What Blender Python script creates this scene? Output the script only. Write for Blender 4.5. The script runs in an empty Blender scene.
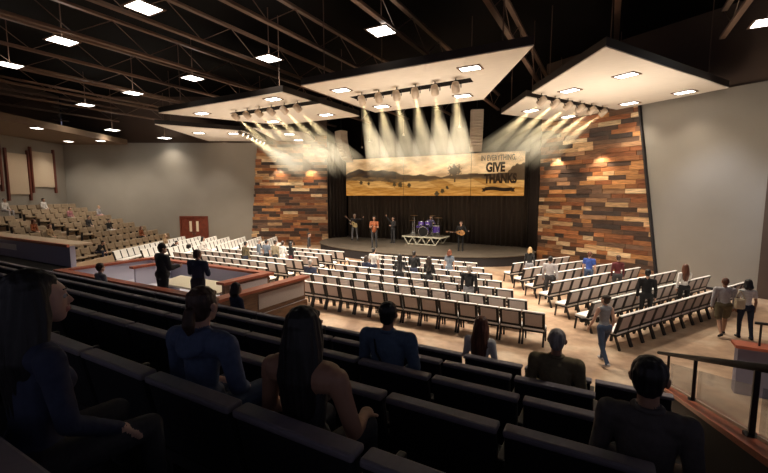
import bpy, bmesh, math, random
import numpy as np
from mathutils import Vector, Matrix
random.seed(7)
PI = math.pi
R = math.radians
S = bpy.context.scene
COL = S.collection
CAM_H = 4.15
AX = -12.0          # the stage axis: everything is laid out about x = -12

# ------------------------------------------------------------------ materials
def mat(name, col, rough=.6, metal=0., spec=.5, noise=0., nscale=20., bump=0., bscale=60., stretch=None, **kw):
    m = bpy.data.materials.new(name); m.use_nodes = True
    nt = m.node_tree; b = nt.nodes['Principled BSDF']
    b.inputs['Base Color'].default_value = (*col, 1)
    b.inputs['Roughness'].default_value = rough
    b.inputs['Metallic'].default_value = metal
    b.inputs['Specular IOR Level'].default_value = spec
    if noise or bump:
        tc = nt.nodes.new('ShaderNodeTexCoord'); mp = nt.nodes.new('ShaderNodeMapping')
        nt.links.new(tc.outputs['Object'], mp.inputs['Vector'])
        if stretch: mp.inputs['Scale'].default_value = stretch
    if noise:
        n = nt.nodes.new('ShaderNodeTexNoise'); n.inputs['Scale'].default_value = nscale; n.inputs['Detail'].default_value = 4
        r = nt.nodes.new('ShaderNodeValToRGB')
        r.color_ramp.elements[0].position = .3; r.color_ramp.elements[1].position = .7
        r.color_ramp.elements[0].color = (*[c*(1-noise) for c in col], 1)
        r.color_ramp.elements[1].color = (*[min(1, c*(1+noise)) for c in col], 1)
        nt.links.new(mp.outputs[0], n.inputs['Vector']); nt.links.new(n.outputs['Fac'], r.inputs[0])
        nt.links.new(r.outputs[0], b.inputs['Base Color'])
    if bump:
        n2 = nt.nodes.new('ShaderNodeTexNoise'); n2.inputs['Scale'].default_value = bscale
        bp = nt.nodes.new('ShaderNodeBump'); bp.inputs['Strength'].default_value = bump; bp.inputs['Distance'].default_value = .01
        nt.links.new(mp.outputs[0], n2.inputs['Vector']); nt.links.new(n2.outputs['Fac'], bp.inputs['Height'])
        nt.links.new(bp.outputs[0], b.inputs['Normal'])
    return m

def emis(name, col, s):
    m = bpy.data.materials.new(name); m.use_nodes = True
    nt = m.node_tree; nt.nodes.clear()
    e = nt.nodes.new('ShaderNodeEmission'); e.inputs[0].default_value = (*col, 1); e.inputs[1].default_value = s
    o = nt.nodes.new('ShaderNodeOutputMaterial'); nt.links.new(e.outputs[0], o.inputs[0])
    try: m.cycles.emission_sampling = 'NONE'
    except Exception: pass
    return m

def attr_mat(name, attr, emit=0., rough=.6, grain=False):
    m = bpy.data.materials.new(name); m.use_nodes = True
    nt = m.node_tree; b = nt.nodes['Principled BSDF']
    a = nt.nodes.new('ShaderNodeAttribute'); a.attribute_name = attr
    out = a.outputs['Color']
    if grain:
        tc = nt.nodes.new('ShaderNodeTexCoord'); mp = nt.nodes.new('ShaderNodeMapping'); mp.inputs['Scale'].default_value = (1.2, 1, 14)
        n = nt.nodes.new('ShaderNodeTexNoise'); n.inputs['Scale'].default_value = 2.2; n.inputs['Detail'].default_value = 6
        r = nt.nodes.new('ShaderNodeValToRGB'); r.color_ramp.elements[0].position = .3; r.color_ramp.elements[1].position = .68
        r.color_ramp.elements[0].color = (.3, .27, .26, 1); r.color_ramp.elements[1].color = (1.25, 1.2, 1.15, 1)
        mx = nt.nodes.new('ShaderNodeMix'); mx.data_type = 'RGBA'; mx.blend_type = 'MULTIPLY'; mx.inputs[0].default_value = .85
        nt.links.new(tc.outputs['Object'], mp.inputs[0]); nt.links.new(mp.outputs[0], n.inputs['Vector'])
        nt.links.new(n.outputs['Fac'], r.inputs[0]); nt.links.new(out, mx.inputs[6]); nt.links.new(r.outputs[0], mx.inputs[7])
        out = mx.outputs[2]
    b.inputs['Roughness'].default_value = rough
    if emit:
        b.inputs['Base Color'].default_value = (.01, .01, .01, 1)
        nt.links.new(out, b.inputs['Emission Color']); b.inputs['Emission Strength'].default_value = emit
    else:
        nt.links.new(out, b.inputs['Base Color'])
    return m

M = {}
M['black'] = mat('black_metal', (.010, .009, .010), .45, spec=.35)
M['matt'] = mat('matt_black_rail', (.006, .006, .007), .7, spec=.2)
M['white_fabric'] = mat('white_fabric', (.80, .78, .76), .8, noise=.06, nscale=40, bump=.3, bscale=200)
M['white_vinyl'] = mat('white_piping', (.88, .87, .86), .5)
M['greige'] = mat('greige_fabric', (.50, .435, .41), .85, noise=.1, nscale=60)
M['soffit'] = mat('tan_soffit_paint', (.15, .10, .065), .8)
M['tan'] = mat('tan_fabric', (.30, .225, .15), .85, noise=.14, nscale=8)
M['tan_shell'] = mat('tan_seat_shell', (.25, .175, .11), .6)
M['dark_fabric'] = mat('black_fabric', (.012, .011, .013), .85, noise=.2, nscale=60)
M['grey_cap'] = mat('grey_vinyl', (.22, .195, .22), .6, noise=.06, nscale=30)
M['roof'] = mat('roof_deck', (.004, .003, .0025), .9, spec=.1)
M['joist'] = mat('joist_steel', (.135, .078, .05), .6)
M['cloud'] = mat('cream_ceiling_panel', (.64, .58, .50), .7, noise=.05, nscale=2, stretch=(1, 8, 1))
M['cloud_edge'] = mat('dark_panel_edge', (.020, .013, .010), .6)
M['wall'] = mat('grey_wall_paint', (.285, .262, .228), .85, noise=.03, nscale=1)
M['bulkhead'] = mat('brown_wall_paint', (.085, .055, .04), .9)
M['cherry'] = mat('cherry_wood', (.40, .10, .05), .4, noise=.25, nscale=6, stretch=(1, 8, 8))
M['lav'] = mat('lavender_grey_paint', (.66, .64, .74), .8)
M['grey_panel'] = mat('grey_panel_paint', (.20, .19, .25), .7)
M['stage_floor'] = mat('stage_deck', (.12, .098, .076), .55, noise=.15, nscale=3)
M['drape'] = mat('dark_brown_drape', (.060, .043, .030), .85)
M['sidedrape'] = mat('black_brown_drape', (.028, .020, .016), .85)
M['cream'] = mat('cream_acoustic_fabric', (.56, .45, .33), .9, noise=.05, nscale=30)
M['redwood'] = mat('dark_red_wood', (.13, .03, .018), .4)
M['spot'] = mat('beige_lamp_housing', (.50, .40, .30), .5)
M['arr'] = mat('cream_speaker_box', (.52, .44, .35), .6)
M['lens'] = emis('spot_lens', (1, .93, .75), 3.)
M['lamp'] = emis('lamp_diffuser', (1, .95, .86), 9.)
M['purple'] = mat('purple_drum_shell', (.10, .05, .35), .25)
M['brass'] = mat('brass_cymbal', (.62, .36, .10), .3, metal=.7)
M['chrome'] = mat('chrome', (.6, .6, .6), .25, metal=.9)
M['truss'] = mat('pale_steel', (.62, .58, .46), .5)
M['tancap'] = mat('tan_laminate', (.48, .36, .25), .6, noise=.08, nscale=4)
M['desk'] = mat('cream_desk_laminate', (.85, .76, .58), .5)
M['darkface'] = mat('dark_platform_paint', (.018, .015, .017), .8)
M['carpet'] = mat('black_carpet', (.012, .011, .012), .95, noise=.3, nscale=50)
M['plank'] = attr_mat('reclaimed_planks', 'col', rough=.48, grain=True)
M['door'] = mat('mahogany_door', (.17, .038, .02), .45, noise=.2, nscale=5)
M['oak'] = mat('brown_wood_panel', (.17, .085, .045), .5, noise=.35, nscale=4, stretch=(1, 1, 6))
def glass_mat():
    m = bpy.data.materials.new('clear_glass'); m.use_nodes = True
    nt = m.node_tree; nt.nodes.clear()
    t = nt.nodes.new('ShaderNodeBsdfTransparent'); t.inputs[0].default_value = (.80, .82, .84, 1)
    g = nt.nodes.new('ShaderNodeBsdfGlossy'); g.inputs['Roughness'].default_value = .05; g.inputs[0].default_value = (.8, .85, .9, 1)
    mx = nt.nodes.new('ShaderNodeMixShader'); mx.inputs[0].default_value = .10
    o = nt.nodes.new('ShaderNodeOutputMaterial')
    nt.links.new(t.outputs[0], mx.inputs[1]); nt.links.new(g.outputs[0], mx.inputs[2]); nt.links.new(mx.outputs[0], o.inputs[0])
    return m
M['glass'] = glass_mat()
def floor_mat():
    m = mat('stained_floor', (.3, .2, .14), .42)
    nt = m.node_tree; b = nt.nodes['Principled BSDF']
    tc = nt.nodes.new('ShaderNodeTexCoord'); mp = nt.nodes.new('ShaderNodeMapping')
    n = nt.nodes.new('ShaderNodeTexNoise'); n.inputs['Scale'].default_value = .8; n.inputs['Detail'].default_value = 8; n.inputs['Distortion'].default_value = .5
    r = nt.nodes.new('ShaderNodeValToRGB'); cr = r.color_ramp
    cr.elements[0].position = .34; cr.elements[0].color = (.25, .155, .10, 1)
    cr.elements[1].position = .66; cr.elements[1].color = (.52, .40, .29, 1)
    e = cr.elements.new(.5); e.color = (.42, .28, .185, 1)
    nt.links.new(tc.outputs['Object'], mp.inputs[0]); nt.links.new(mp.outputs[0], n.inputs['Vector'])
    n3 = nt.nodes.new('ShaderNodeTexNoise'); n3.inputs['Scale'].default_value = 5; n3.inputs['Detail'].default_value = 5
    nt.links.new(mp.outputs[0], n3.inputs['Vector'])
    mx = nt.nodes.new('ShaderNodeMix'); mx.data_type = 'RGBA'; mx.blend_type = 'OVERLAY'; mx.inputs[0].default_value = .35
    nt.links.new(n.outputs['Fac'], r.inputs[0]); nt.links.new(r.outputs[0], mx.inputs[6]); nt.links.new(n3.outputs['Fac'], mx.inputs[7])
    nt.links.new(mx.outputs[2], b.inputs['Base Color'])
    return m
M['floor'] = floor_mat()

# ------------------------------------------------------------------ mesh helpers
class MB:
    def __init__(s): s.v = []; s.f = []
    def add(s, vs, fs):
        o = len(s.v); s.v += [tuple(v) for v in vs]; s.f += [tuple(i+o for i in f) for f in fs]; return s
    def box(s, x0, x1, y0, y1, z0, z1, T=None):
        vs = [Vector((x, y, z)) for z in (z0, z1) for y in (y0, y1) for x in (x0, x1)]
        if T: vs = [T @ v for v in vs]
        return s.add(vs, [(0,2,3,1),(4,5,7,6),(0,1,5,4),(2,6,7,3),(0,4,6,2),(1,3,7,5)])
    def prism(s, pts, z0, z1):           # pts counter-clockwise (x, y)
        n = len(pts)
        zz0 = z0 if isinstance(z0, (list, tuple)) else [z0]*n
        zz1 = z1 if isinstance(z1, (list, tuple)) else [z1]*n
        vs = [(p[0], p[1], zz0[i]) for i, p in enumerate(pts)] + [(p[0], p[1], zz1[i]) for i, p in enumerate(pts)]
        return s.add(vs, [tuple(range(n-1, -1, -1)), tuple(range(n, 2*n))] + [(i, (i+1) % n, (i+1) % n+n, i+n) for i in range(n)])
    def bar(s, a, b, w, h=None, up=(0, 0, 1)):   # rectangular bar from a to b
        h = h or w; a = Vector(a); b = Vector(b); d = (b-a).normalized(); up = Vector(up)
        if abs(d.dot(up)) > .98: up = Vector((0, 1, 0))
        u = d.cross(up).normalized(); v = u.cross(d)
        vs = [p + u*(sx*w/2) + v*(sy*h/2) for p in (a, b) for sx, sy in ((-1,-1),(1,-1),(1,1),(-1,1))]
        return s.add(vs, [(3,2,1,0),(4,5,6,7),(0,1,5,4),(1,2,6,5),(2,3,7,6),(3,0,4,7)])
    def cyl(s, a, b, r1, r2=None, n=12):
        r2 = r1 if r2 is None else r2; a = Vector(a); b = Vector(b); d = (b-a).normalized()
        up = Vector((0, 0, 1)) if abs(d.z) < .95 else Vector((1, 0, 0))
        u = d.cross(up).normalized(); v = d.cross(u)
        vs = [p + (u*math.cos(2*PI*i/n) + v*math.sin(2*PI*i/n))*r for p, r in ((a, r1), (b, r2)) for i in range(n)]
        return s.add(vs, [tuple(range(n))[::-1], tuple(range(n, 2*n))] + [(i, (i+1) % n, (i+1) % n+n, i+n) for i in range(n)])
    def rbox(s, x0, x1, y0, y1, z0, z1, b=.02, T=None):     # bevelled box
        bm = bmesh.new(); bmesh.ops.create_cube(bm, size=1)
        for v in bm.verts: v.co = Vector(((x0+x1)/2+v.co.x*(x1-x0), (y0+y1)/2+v.co.y*(y1-y0), (z0+z1)/2+v.co.z*(z1-z0)))
        bmesh.ops.bevel(bm, geom=bm.edges[:], offset=b, segments=2, affect='EDGES', profile=.5)
        bm.verts.index_update()
        vs = [(T @ v.co) if T else v.co.copy() for v in bm.verts]; fs = [[v.index for v in f.verts] for f in bm.faces]
        bm.free(); return s.add(vs, fs)
    def mesh(s, name, m, smooth=False):
        me = bpy.data.meshes.new(name); me.from_pydata(s.v, [], s.f)
        if m: me.materials.append(m)
        bm = bmesh.new(); bm.from_mesh(me); bmesh.ops.recalc_face_normals(bm, faces=bm.faces[:]); bm.to_mesh(me); bm.free()
        if smooth:
            for p in me.polygons: p.use_smooth = True
        return me
    def build(s, name, m, parent=None, smooth=False):
        o = bpy.data.objects.new(name, s.mesh(name, m, smooth)); COL.objects.link(o)
        if parent: o.parent = parent
        return o

def tag(o, label, cat, group=None, kind=None):
    o['label'] = label
    if cat: o['category'] = cat
    if group: o['group'] = group
    if kind: o['kind'] = kind
    return o
def struct(o, label=None):
    o['kind'] = 'structure'
    if label: o['label'] = label
    return o
def empty(name, loc=(0, 0, 0), az=0.):     # az: degrees clockwise from +Y
    o = bpy.data.objects.new(name, None); COL.objects.link(o); o.location = loc; o.rotation_euler = (0, 0, -R(az)); o.empty_display_size = .1
    return o
def copy_tree(o, parent=None):
    c = o.copy(); COL.objects.link(c); c.parent = parent
    for ch in KIDS.get(o.name, []): copy_tree(ch, c)
    return c
KIDS = {}
def kid(o, parent):
    KIDS.setdefault(parent.name, []).append(o); return o

ORD = ['first','second','third','fourth','fifth','sixth','seventh','eighth','ninth','tenth','eleventh','twelfth','thirteenth','fourteenth','fifteenth','sixteenth','seventeenth','eighteenth','nineteenth','twentieth','twenty-first','twenty-second','twenty-third','twenty-fourth','twenty-fifth','twenty-sixth','twenty-seventh','twenty-eighth']

# wing frames: az 30 degrees either side of the stage axis
c30, s30 = math.cos(R(30)), math.sin(R(30))
RC = Vector((-3.75, 26.6)); LC = Vector((-20.25, 26.6))     # proscenium corners
def rw(L, d, off=(0, 0)):   # right wing: L along the wall from the proscenium corner, d out into the room
    return Vector((RC.x + c30*L - s30*d, RC.y - s30*L - c30*d))
def lw(L, d):               # left wing mirror
    p = rw(L, d); return Vector((2*AX - p.x, p.y))

# ------------------------------------------------------------------ room shell
WALL_TOP = 8.35
def wall(name, a, b, z0, z1, m, t=.2, label=None):    # vertical slab from a to b, thickness behind (right hand side of a->b is the room)
    a = Vector(a); b = Vector(b); d = (b-a).normalized(); n = Vector((-d.y, d.x))
    pts = [a, b, b+n*t, a+n*t]
    return struct(MB().prism(pts, z0, z1).build(name, m), label)
struct(MB().box(-48, 14, -8, 40, -.2, 0).build('floor', M['floor']), 'mottled tan and brown stained main floor')
R_END = rw(22, 0); L_END = lw(21.3, 0); L_SIDE = Vector((L_END.x + s30*30, L_END.y - c30*30))
wall('wall_right', RC, R_END, 0, 8.6, M['wall'])
wall('wall_left', L_END, LC, 0, WALL_TOP, M['wall'])
wall('wall_far_left', L_SIDE, L_END, 0, WALL_TOP, M['wall'])
wall('trim_17', L_SIDE, L_END, WALL_TOP, 12.0, M['bulkhead'])
def off(p, q, t): d = (q-p).normalized(); n = Vector((-d.y, d.x)); return p+n*t, q+n*t
for nm, a, b in (('trim_1', RC, R_END), ('trim_2', L_END, LC)):
    a2, b2 = off(a, b, .12)
    wall(nm, a2, b2, WALL_TOP-.05 if a is not RC else 8.55, 13, M['bulkhead'], .1)
wall('wall_back_of_stage', (-24, 29.6), (0, 29.6), 0, 13, M['roof'], .2)
struct(MB().box(-50, 14, -8, 42, 12.0, 12.2).build('ceiling', M['roof']), 'black roof deck above the joists')
# baseboards
for nm, a, b in (('baseboard_right', rw(7.2, .02), R_END), ('baseboard_left', L_END, lw(7.2, .02))):
    a2, b2 = off(Vector(a), Vector(b), -.03); wall(nm, a2, b2, 0, .12, M['darkface'], .03)
# dark pilaster at the far right end of the grey wall
p = rw(10.6, .06); q = rw(11.3, .06); wall('trim_3', p, q, 0, WALL_TOP, M['bulkhead'], .12)
# lower soffit along the far-left wall
def ll(a, d):   # far-left frame: a = distance from side wall towards the stage, d = distance from the back wall towards the camera
    return Vector((L_END.x + c30*a + s30*d, L_END.y + s30*a - c30*d))
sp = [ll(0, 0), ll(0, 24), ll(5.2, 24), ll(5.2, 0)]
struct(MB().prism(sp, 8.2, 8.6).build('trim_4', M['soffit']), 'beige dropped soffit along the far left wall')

# wood plank walls, leaning outer edge
PAL = [((.48,.20,.08),4),((.32,.12,.05),5),((.62,.31,.12),4),((.78,.52,.28),4),((.90,.70,.44),3),((.10,.06,.045),6),((.20,.12,.08),4),((.075,.055,.05),4),((.30,.15,.08),3),((.46,.27,.15),3)]
PALF = [c for c, n in PAL for _ in range(n)]
def plank_wall(name, frame, label, seed, flip):
    rnd = random.Random(seed); v = []; f = []; cols = []
    H = 8.9; hh = .235; Lmax = 7.6; z = 0.
    def edge(z): return (6.9 - .155*z) if flip > 0 else (6.35 - .085*z)
    while z < H - .01:
        x = -rnd.random()*1.2
        e = edge(z+hh/2) + rnd.choice([-.03, .02, .05])
        while x < e:
            l = rnd.choice([.6, .9, 1.2, 1.2, 1.5]); x1 = min(x+l, e); x0 = max(x, 0)
            if x1 - x0 > .05:
                t = .10 + rnd.random()*.045; g = .004
                c = rnd.choice(PALF); k = (.75 + rnd.random()*.5)*.88
                P = [frame(x0+g, 0), frame(x1-g, 0), frame(x1-g, t), frame(x0+g, t)]
                o = len(v)
                for zz in (z+g, z+hh-g):
                    for p_ in P: v.append((p_.x, p_.y, zz))
                f += [(o,o+1,o+2,o+3),(o+4,o+7,o+6,o+5),(o,o+4,o+5,o+1),(o+1,o+5,o+6,o+2),(o+2,o+6,o+7,o+3),(o+3,o+7,o+4,o)]
                cols += [(c[0]*k, c[1]*k, c[2]*k, 1)]*8
            x += l
        z += hh
    me = bpy.data.meshes.new(name); me.from_pydata(v, [], f)
    bm = bmesh.new(); bm.from_mesh(me); bmesh.ops.recalc_face_normals(bm, faces=bm.faces[:]); bm.to_mesh(me); bm.free()
    at = me.color_attributes.new('col', 'FLOAT_COLOR', 'POINT')
    at.data.foreach_set('color', np.array(cols, dtype=np.float32).ravel())
    me.materials.append(M['plank'])
    o = bpy.data.objects.new(name, me); COL.objects.link(o); struct(o, label)
    e0, e1 = edge(0)+.08, edge(H)+.08
    a = [frame(e0, 0), frame(e0, .2), frame(e1, 0), frame(e1, .2), frame(e0-.08, 0), frame(e0-.08, .2), frame(e1-.08, 0), frame(e1-.08, .2)]
    if flip > 0: MB().add([(a[0].x,a[0].y,0),(a[1].x,a[1].y,0),(a[3].x,a[3].y,H),(a[2].x,a[2].y,H),(a[4].x,a[4].y,0),(a[5].x,a[5].y,0),(a[7].x,a[7].y,H),(a[6].x,a[6].y,H)],
             [(0,1,2,3),(4,5,6,7),(0,1,5,4),(1,2,6,5),(2,3,7,6),(3,0,4,7)]).build('edge_strip', M['darkface'], o)
    return o
plank_wall('wall_wood_right', rw, 'reclaimed plank wall to the right of the stage', 3, 1)
plank_wall('wall_wood_left', lw, 'reclaimed plank wall to the left of the stage', 11, -1)

# double door in the left wall
def on_left(L0, L1, d0, d1):   # ccw footprint in left-wing frame
    return [lw(L0, d0), lw(L1, d0), lw(L1, d1), lw(L0, d1)]
Ld = 11.05
dr = MB(); dr.prism(on_left(Ld-1.16, Ld-1.04, .0, .09), 0, 2.42); dr.prism(on_left(Ld+1.04, Ld+1.16, .0, .09), 0, 2.42); dr.prism(on_left(Ld-1.04, Ld+1.04, .0, .09), 2.3, 2.42)
door = struct(dr.build('door_1', M['door']), 'red-brown double door with two narrow window lites')
for s_ in (-1, 1):
    a, b = sorted((Ld+.01*s_, Ld+1.03*s_))
    lf = MB().prism(on_left(a, b, .01, .05), .01, 2.29).build('door_leaf', M['door'], door)
    wx = Ld+.28*s_
    MB().prism(on_left(wx-.1, wx+.1, .052, .06), 1.15, 2.0).build('door_lite', M['desk'], lf)
    MB().prism(on_left(Ld+.09*s_-.02, Ld+.09*s_+.02, .05, .11), .9, 1.1).build('door_handle', M['chrome'], lf)

# cream acoustic panels between red wood posts, far-left wall
def at_side(d0, d1, t0, t1): return [ll(t0, d0), ll(t0, d1), ll(t1, d1), ll(t1, d0)]
pl = [(1.25, 3.15, 4.75, 7.35), (3.58, 5.15, 4.2, 7.05), (5.75, 7.0, 4.85, 7.5)]
for i, (d0, d1, z0, z1) in enumerate(pl):
    r = empty('acoustic_panel', (*ll(0, (d0+d1)/2), z0))
    tag(r, ['cream acoustic wall panel nearest the room corner, left of the grey back wall', 'middle cream acoustic wall panel, hung lower than its neighbours', 'cream acoustic wall panel cut by the left picture edge'][i], 'wall panel', 'cream acoustic panels on the far left wall')
    off_ = Vector(r.location)
    def pm(x0, x1, a, b, t0, t1): 
        m_ = MB().prism([(p_.x-off_.x, p_.y-off_.y) for p_ in at_side(x0, x1, t0, t1)], a-off_.z, b-off_.z); return m_
    pm(d0, d1, z0, z1, .01, .10).build('fabric_face', M['cream'], r)
    pm(d0-.16, d0-.02, z0-.45, z1+.3, .01, .16).build('post', M['redwood'], r)
    pm(d1+.02, d1+.16, z0-.45, z1+.3, .01, .16).build('post', M['redwood'], r)

# ------------------------------------------------------------------ roof joists
def joist(x, y0, y1, zb, zt, label):
    r = empty('roof_joist', (x, y0, zb)); L = y1-y0; h = zt-zb
    tag(r, label, 'roof joist', 'open web steel joists under the roof deck')
    MB().box(-.09, .09, 0, L, 0, .10).build('bottom_chord', M['joist'], r)
    MB().box(-.09, .09, 0, L, h-.10, h).build('top_chord', M['joist'], r)
    w = MB(); n = int(L/2.7)
    for i in range(n):
        a = i*L/n; b = (i+.5)*L/n; c = (i+1)*L/n
        w.cyl((0, a, h-.1), (0, b, .08), .017, n=6); w.cyl((0, b, .08), (0, c, h-.1), .017, n=6)
    w.build('web', M['joist'], r)
for j in range(14):
    x = 6.89 - 3.48*j
    joist(x, -2 if x > -24 else 4, 28.8 if -24 < x < 0 else (20 if x > 0 else 28-.577*(-20-x)), 10.0, 11.1, 'brown open-web steel joist, %s counted from the right-hand wall' % ORD[j])
# ------------------------------------------------------------------ ceiling clouds
def quad(pts): return [tuple(p_) for p_ in pts]
def cloud(name, pts, label, slots=None, z=8.5, t=.30):
    # pts ccw from above; slot is a flat black sheet painting the shade of a recess
    o = MB().prism(pts, z+.04, z+t).build(name, M['cloud_edge'])
    tag(o, label, 'ceiling panel', 'angled ceiling panels over the seating')
    f = MB().prism(pts, z, z+.038)
    f.build('underside', M['cloud'], o)
    hg = MB()
    for x, y in pts:
        cx_ = sum(q[0] for q in pts)/len(pts); cy_ = sum(q[1] for q in pts)/len(pts)
        hg.cyl((x*.8+cx_*.2, y*.8+cy_*.2, z+t-.01), (x*.8+cx_*.2, y*.8+cy_*.2, 12.0), .02, n=6)
    hg.build('hanging_rod', M['joist'], o)
    if slots:
        MB().prism(slots, z-.012, z-.002).build('slot_shade', M['roof'], o)
    return o
A = [(-11.0, 12.8), (-2.15, 12.8), (-5.25, 18.65), (-11.05, 18.75)]
B = [(-.31, 13.95), (4.04, 21.61), (.1, 24.2), (-3.12, 18.52)]
Ee = [(-3.45, 19.1), (-.1, 24.9), (-2.75, 26.4), (-5.32, 22.4)]
mir = lambda P_: [(2*AX-x, y) for x, y in P_][::-1]
slotA = [(-10.3, 15.25), (-4.75, 15.05), (-4.8, 15.6), (-10.3, 15.8)]
slotC = [(-17.9, 15.05), (-12.2, 15.0), (-12.2, 15.6), (-17.9, 15.7)]
cloud('ceiling_panel', A, 'large cream ceiling panel hanging above the middle seats, in front of the screen', slotA)
cloud('ceiling_panel', B, 'large cream ceiling panel at right, its tip over the grey wall')
cloud('ceiling_panel', [(x+.62, y+.42) for x, y in mir(A)], 'cream ceiling panel left of the middle one, with a row of spotlights', slotC)
cloud('ceiling_panel', [(x-1.1, y+1.2) for x, y in mir(B)], 'cream ceiling panel at far left, above the double door')
cloud('ceiling_panel', Ee, 'cream ceiling panel behind the right-hand spotlights, beside the plank wall')
cloud('ceiling_panel', mir(Ee), 'cream ceiling panel above the left plank wall')

def add_lamp(kind, loc, power, col=(1, .87, .70), size=.5, spot=None, aim=None, blend=.5, spread=None):
    l = bpy.data.lights.new('lamp_light', kind); l.energy = power; l.color = col
    if kind == 'AREA':
        l.shape = 'SQUARE'; l.size = size
        if spread: l.spread = R(spread)
    else:
        l.shadow_soft_size = size
        if kind == 'SPOT': l.spot_size = R(spot); l.spot_blend = blend
    o = bpy.data.objects.new('lamp_light', l); COL.objects.link(o); o.location = loc
    if aim is not None: o.rotation_euler = (Vector(aim)-Vector(loc)).to_track_quat('-Z', 'Y').to_euler()
    return o

def recessed(x, y, z, az, label, power, w=.66, d=.42, grp='recessed downlights in the ceiling panels', col=(1, .86, .68), soft=False, sprd=115):
    r = empty('recessed_light', (x, y, z), az); tag(r, label, 'ceiling light', grp)
    fr = MB(); b_ = .07
    fr.box(-w/2-b_, w/2+b_, -d/2-b_, -d/2, -.03, 0); fr.box(-w/2-b_, w/2+b_, d/2, d/2+b_, -.03, 0)
    fr.box(-w/2-b_, -w/2, -d/2, d/2, -.03, 0); fr.box(w/2, w/2+b_, -d/2, d/2, -.03, 0)
    fr.build('trim_ring', M['joist'], r)
    MB().box(-w/2, w/2, -d/2, d/2, -.025, 0).build('diffuser', M['lamp'], r)
    if grp.startswith('panel lights'): MB().cyl((0, 0, 0), (0, 0, 12-z), .02, n=6).build('hanging_rod', M['joist'], r)
    add_lamp('AREA', (x, y, z-.05), power, col, .5, spread=sprd)
V2 = lambda t: Vector(t)
LA = [(-9.95, 14.1), (-4.4, 13.9), (-5.85, 17.5), (-10.0, 17.6)]
for i, (x, y) in enumerate(LA):
    recessed(x, y, 8.5, 0, 'square recessed light at the %s corner of the middle ceiling panel' % ['near left', 'near right', 'far right', 'far left'][i], 340)
for i, (x, y) in enumerate([(-13.55, 13.85), (-19.2, 14.35), (-17.6, 17.95), (-13.65, 17.9)]):
    recessed(x, y, 8.5, 0, 'square recessed light at the %s corner of the ceiling panel left of the middle' % ['near right', 'near left', 'far left', 'far right'][i], 300)
LB = [(.32, 17.48), (-1.66, 18.83), (.61, 22.78), (2.56, 21.51)]
nmB = ['nearest', 'leftmost', 'farthest', 'rightmost']
for i, (x, y) in enumerate(LB):
    recessed(x, y, 8.5, 30, '%s recessed light in the big right-hand ceiling panel' % nmB[i], [170, 170, 60, 35][i], sprd=100)
    recessed(2*AX-x-1.1, y+1.2, 8.5, -30, 'recessed light in the far left ceiling panel, %s one' % ['nearest', 'right-hand', 'farthest', 'left-hand'][i], 130 if i < 2 else 18, sprd=90)
for i, (x, y) in enumerate([(-3.75, 22.2), (-2.22, 24.9)]):
    recessed(x, y, 8.5, 30, 'recessed light %s the right-hand row of spotlights' % ['left of', 'above the plank wall behind'][i], [60, 12][i], sprd=100)
    recessed(2*AX-x, y, 8.5, -30, 'recessed light over the left plank wall, %s one' % ['near', 'far'][i], [40, 10][i], sprd=100)
RL = [(-12.9, 7.75), (-18.3, 7.8), (-23.7, 8.0), (-18.4, 13.3), (-24.0, 13.5), (-29.8, 13.7), (-32.3, 16.5), (-30.55, 19.4), (-7.35, 12.9), (-12.95, 13.05), (4.35, 18.6)]
RLn = ['at the top edge, left of centre', 'second from the left edge in the near row', 'at the left picture edge', 'left of the cream panels, above the seated rows', 'between two joists at centre left', 'third in the far left row', 'small and far, above the left stand', 'smallest, just above the grey left wall', 'above the middle ceiling panel', 'above the left spotlights panel', 'at the right picture edge']
for i, (x, y) in enumerate(RL):
    recessed(x, y, {6: 8.95, 7: 8.6}.get(i, 9.95), 0, 'white panel light under the roof joists, ' + RLn[i], 14 if y < 10 else 60, .76, .76, 'panel lights under the roof joists')
recessed(2.3, 7.8, 9.95, 0, 'added white panel light, out of view, brightening the guard rail at right', 95, .76, .76, 'panel lights under the roof joists', sprd=75)  # unseen extra fixture, put in to light the curb and guard rail
for i, (x, y) in enumerate([(3.9, 6.9), (1.8, 3.2), (1.6, 9.0)]):
    p_ = V2([(-30.5, 11.3), (-35.9, 15.2), (-33.4, 16.2)][i])
    recessed(p_.x, p_.y, 8.2, -30, 'round-looking downlight in the far left soffit, ' + ['nearest', 'by the room corner', 'rightmost'][i], 45, .5, .5, 'downlights in the far left soffit')

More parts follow.
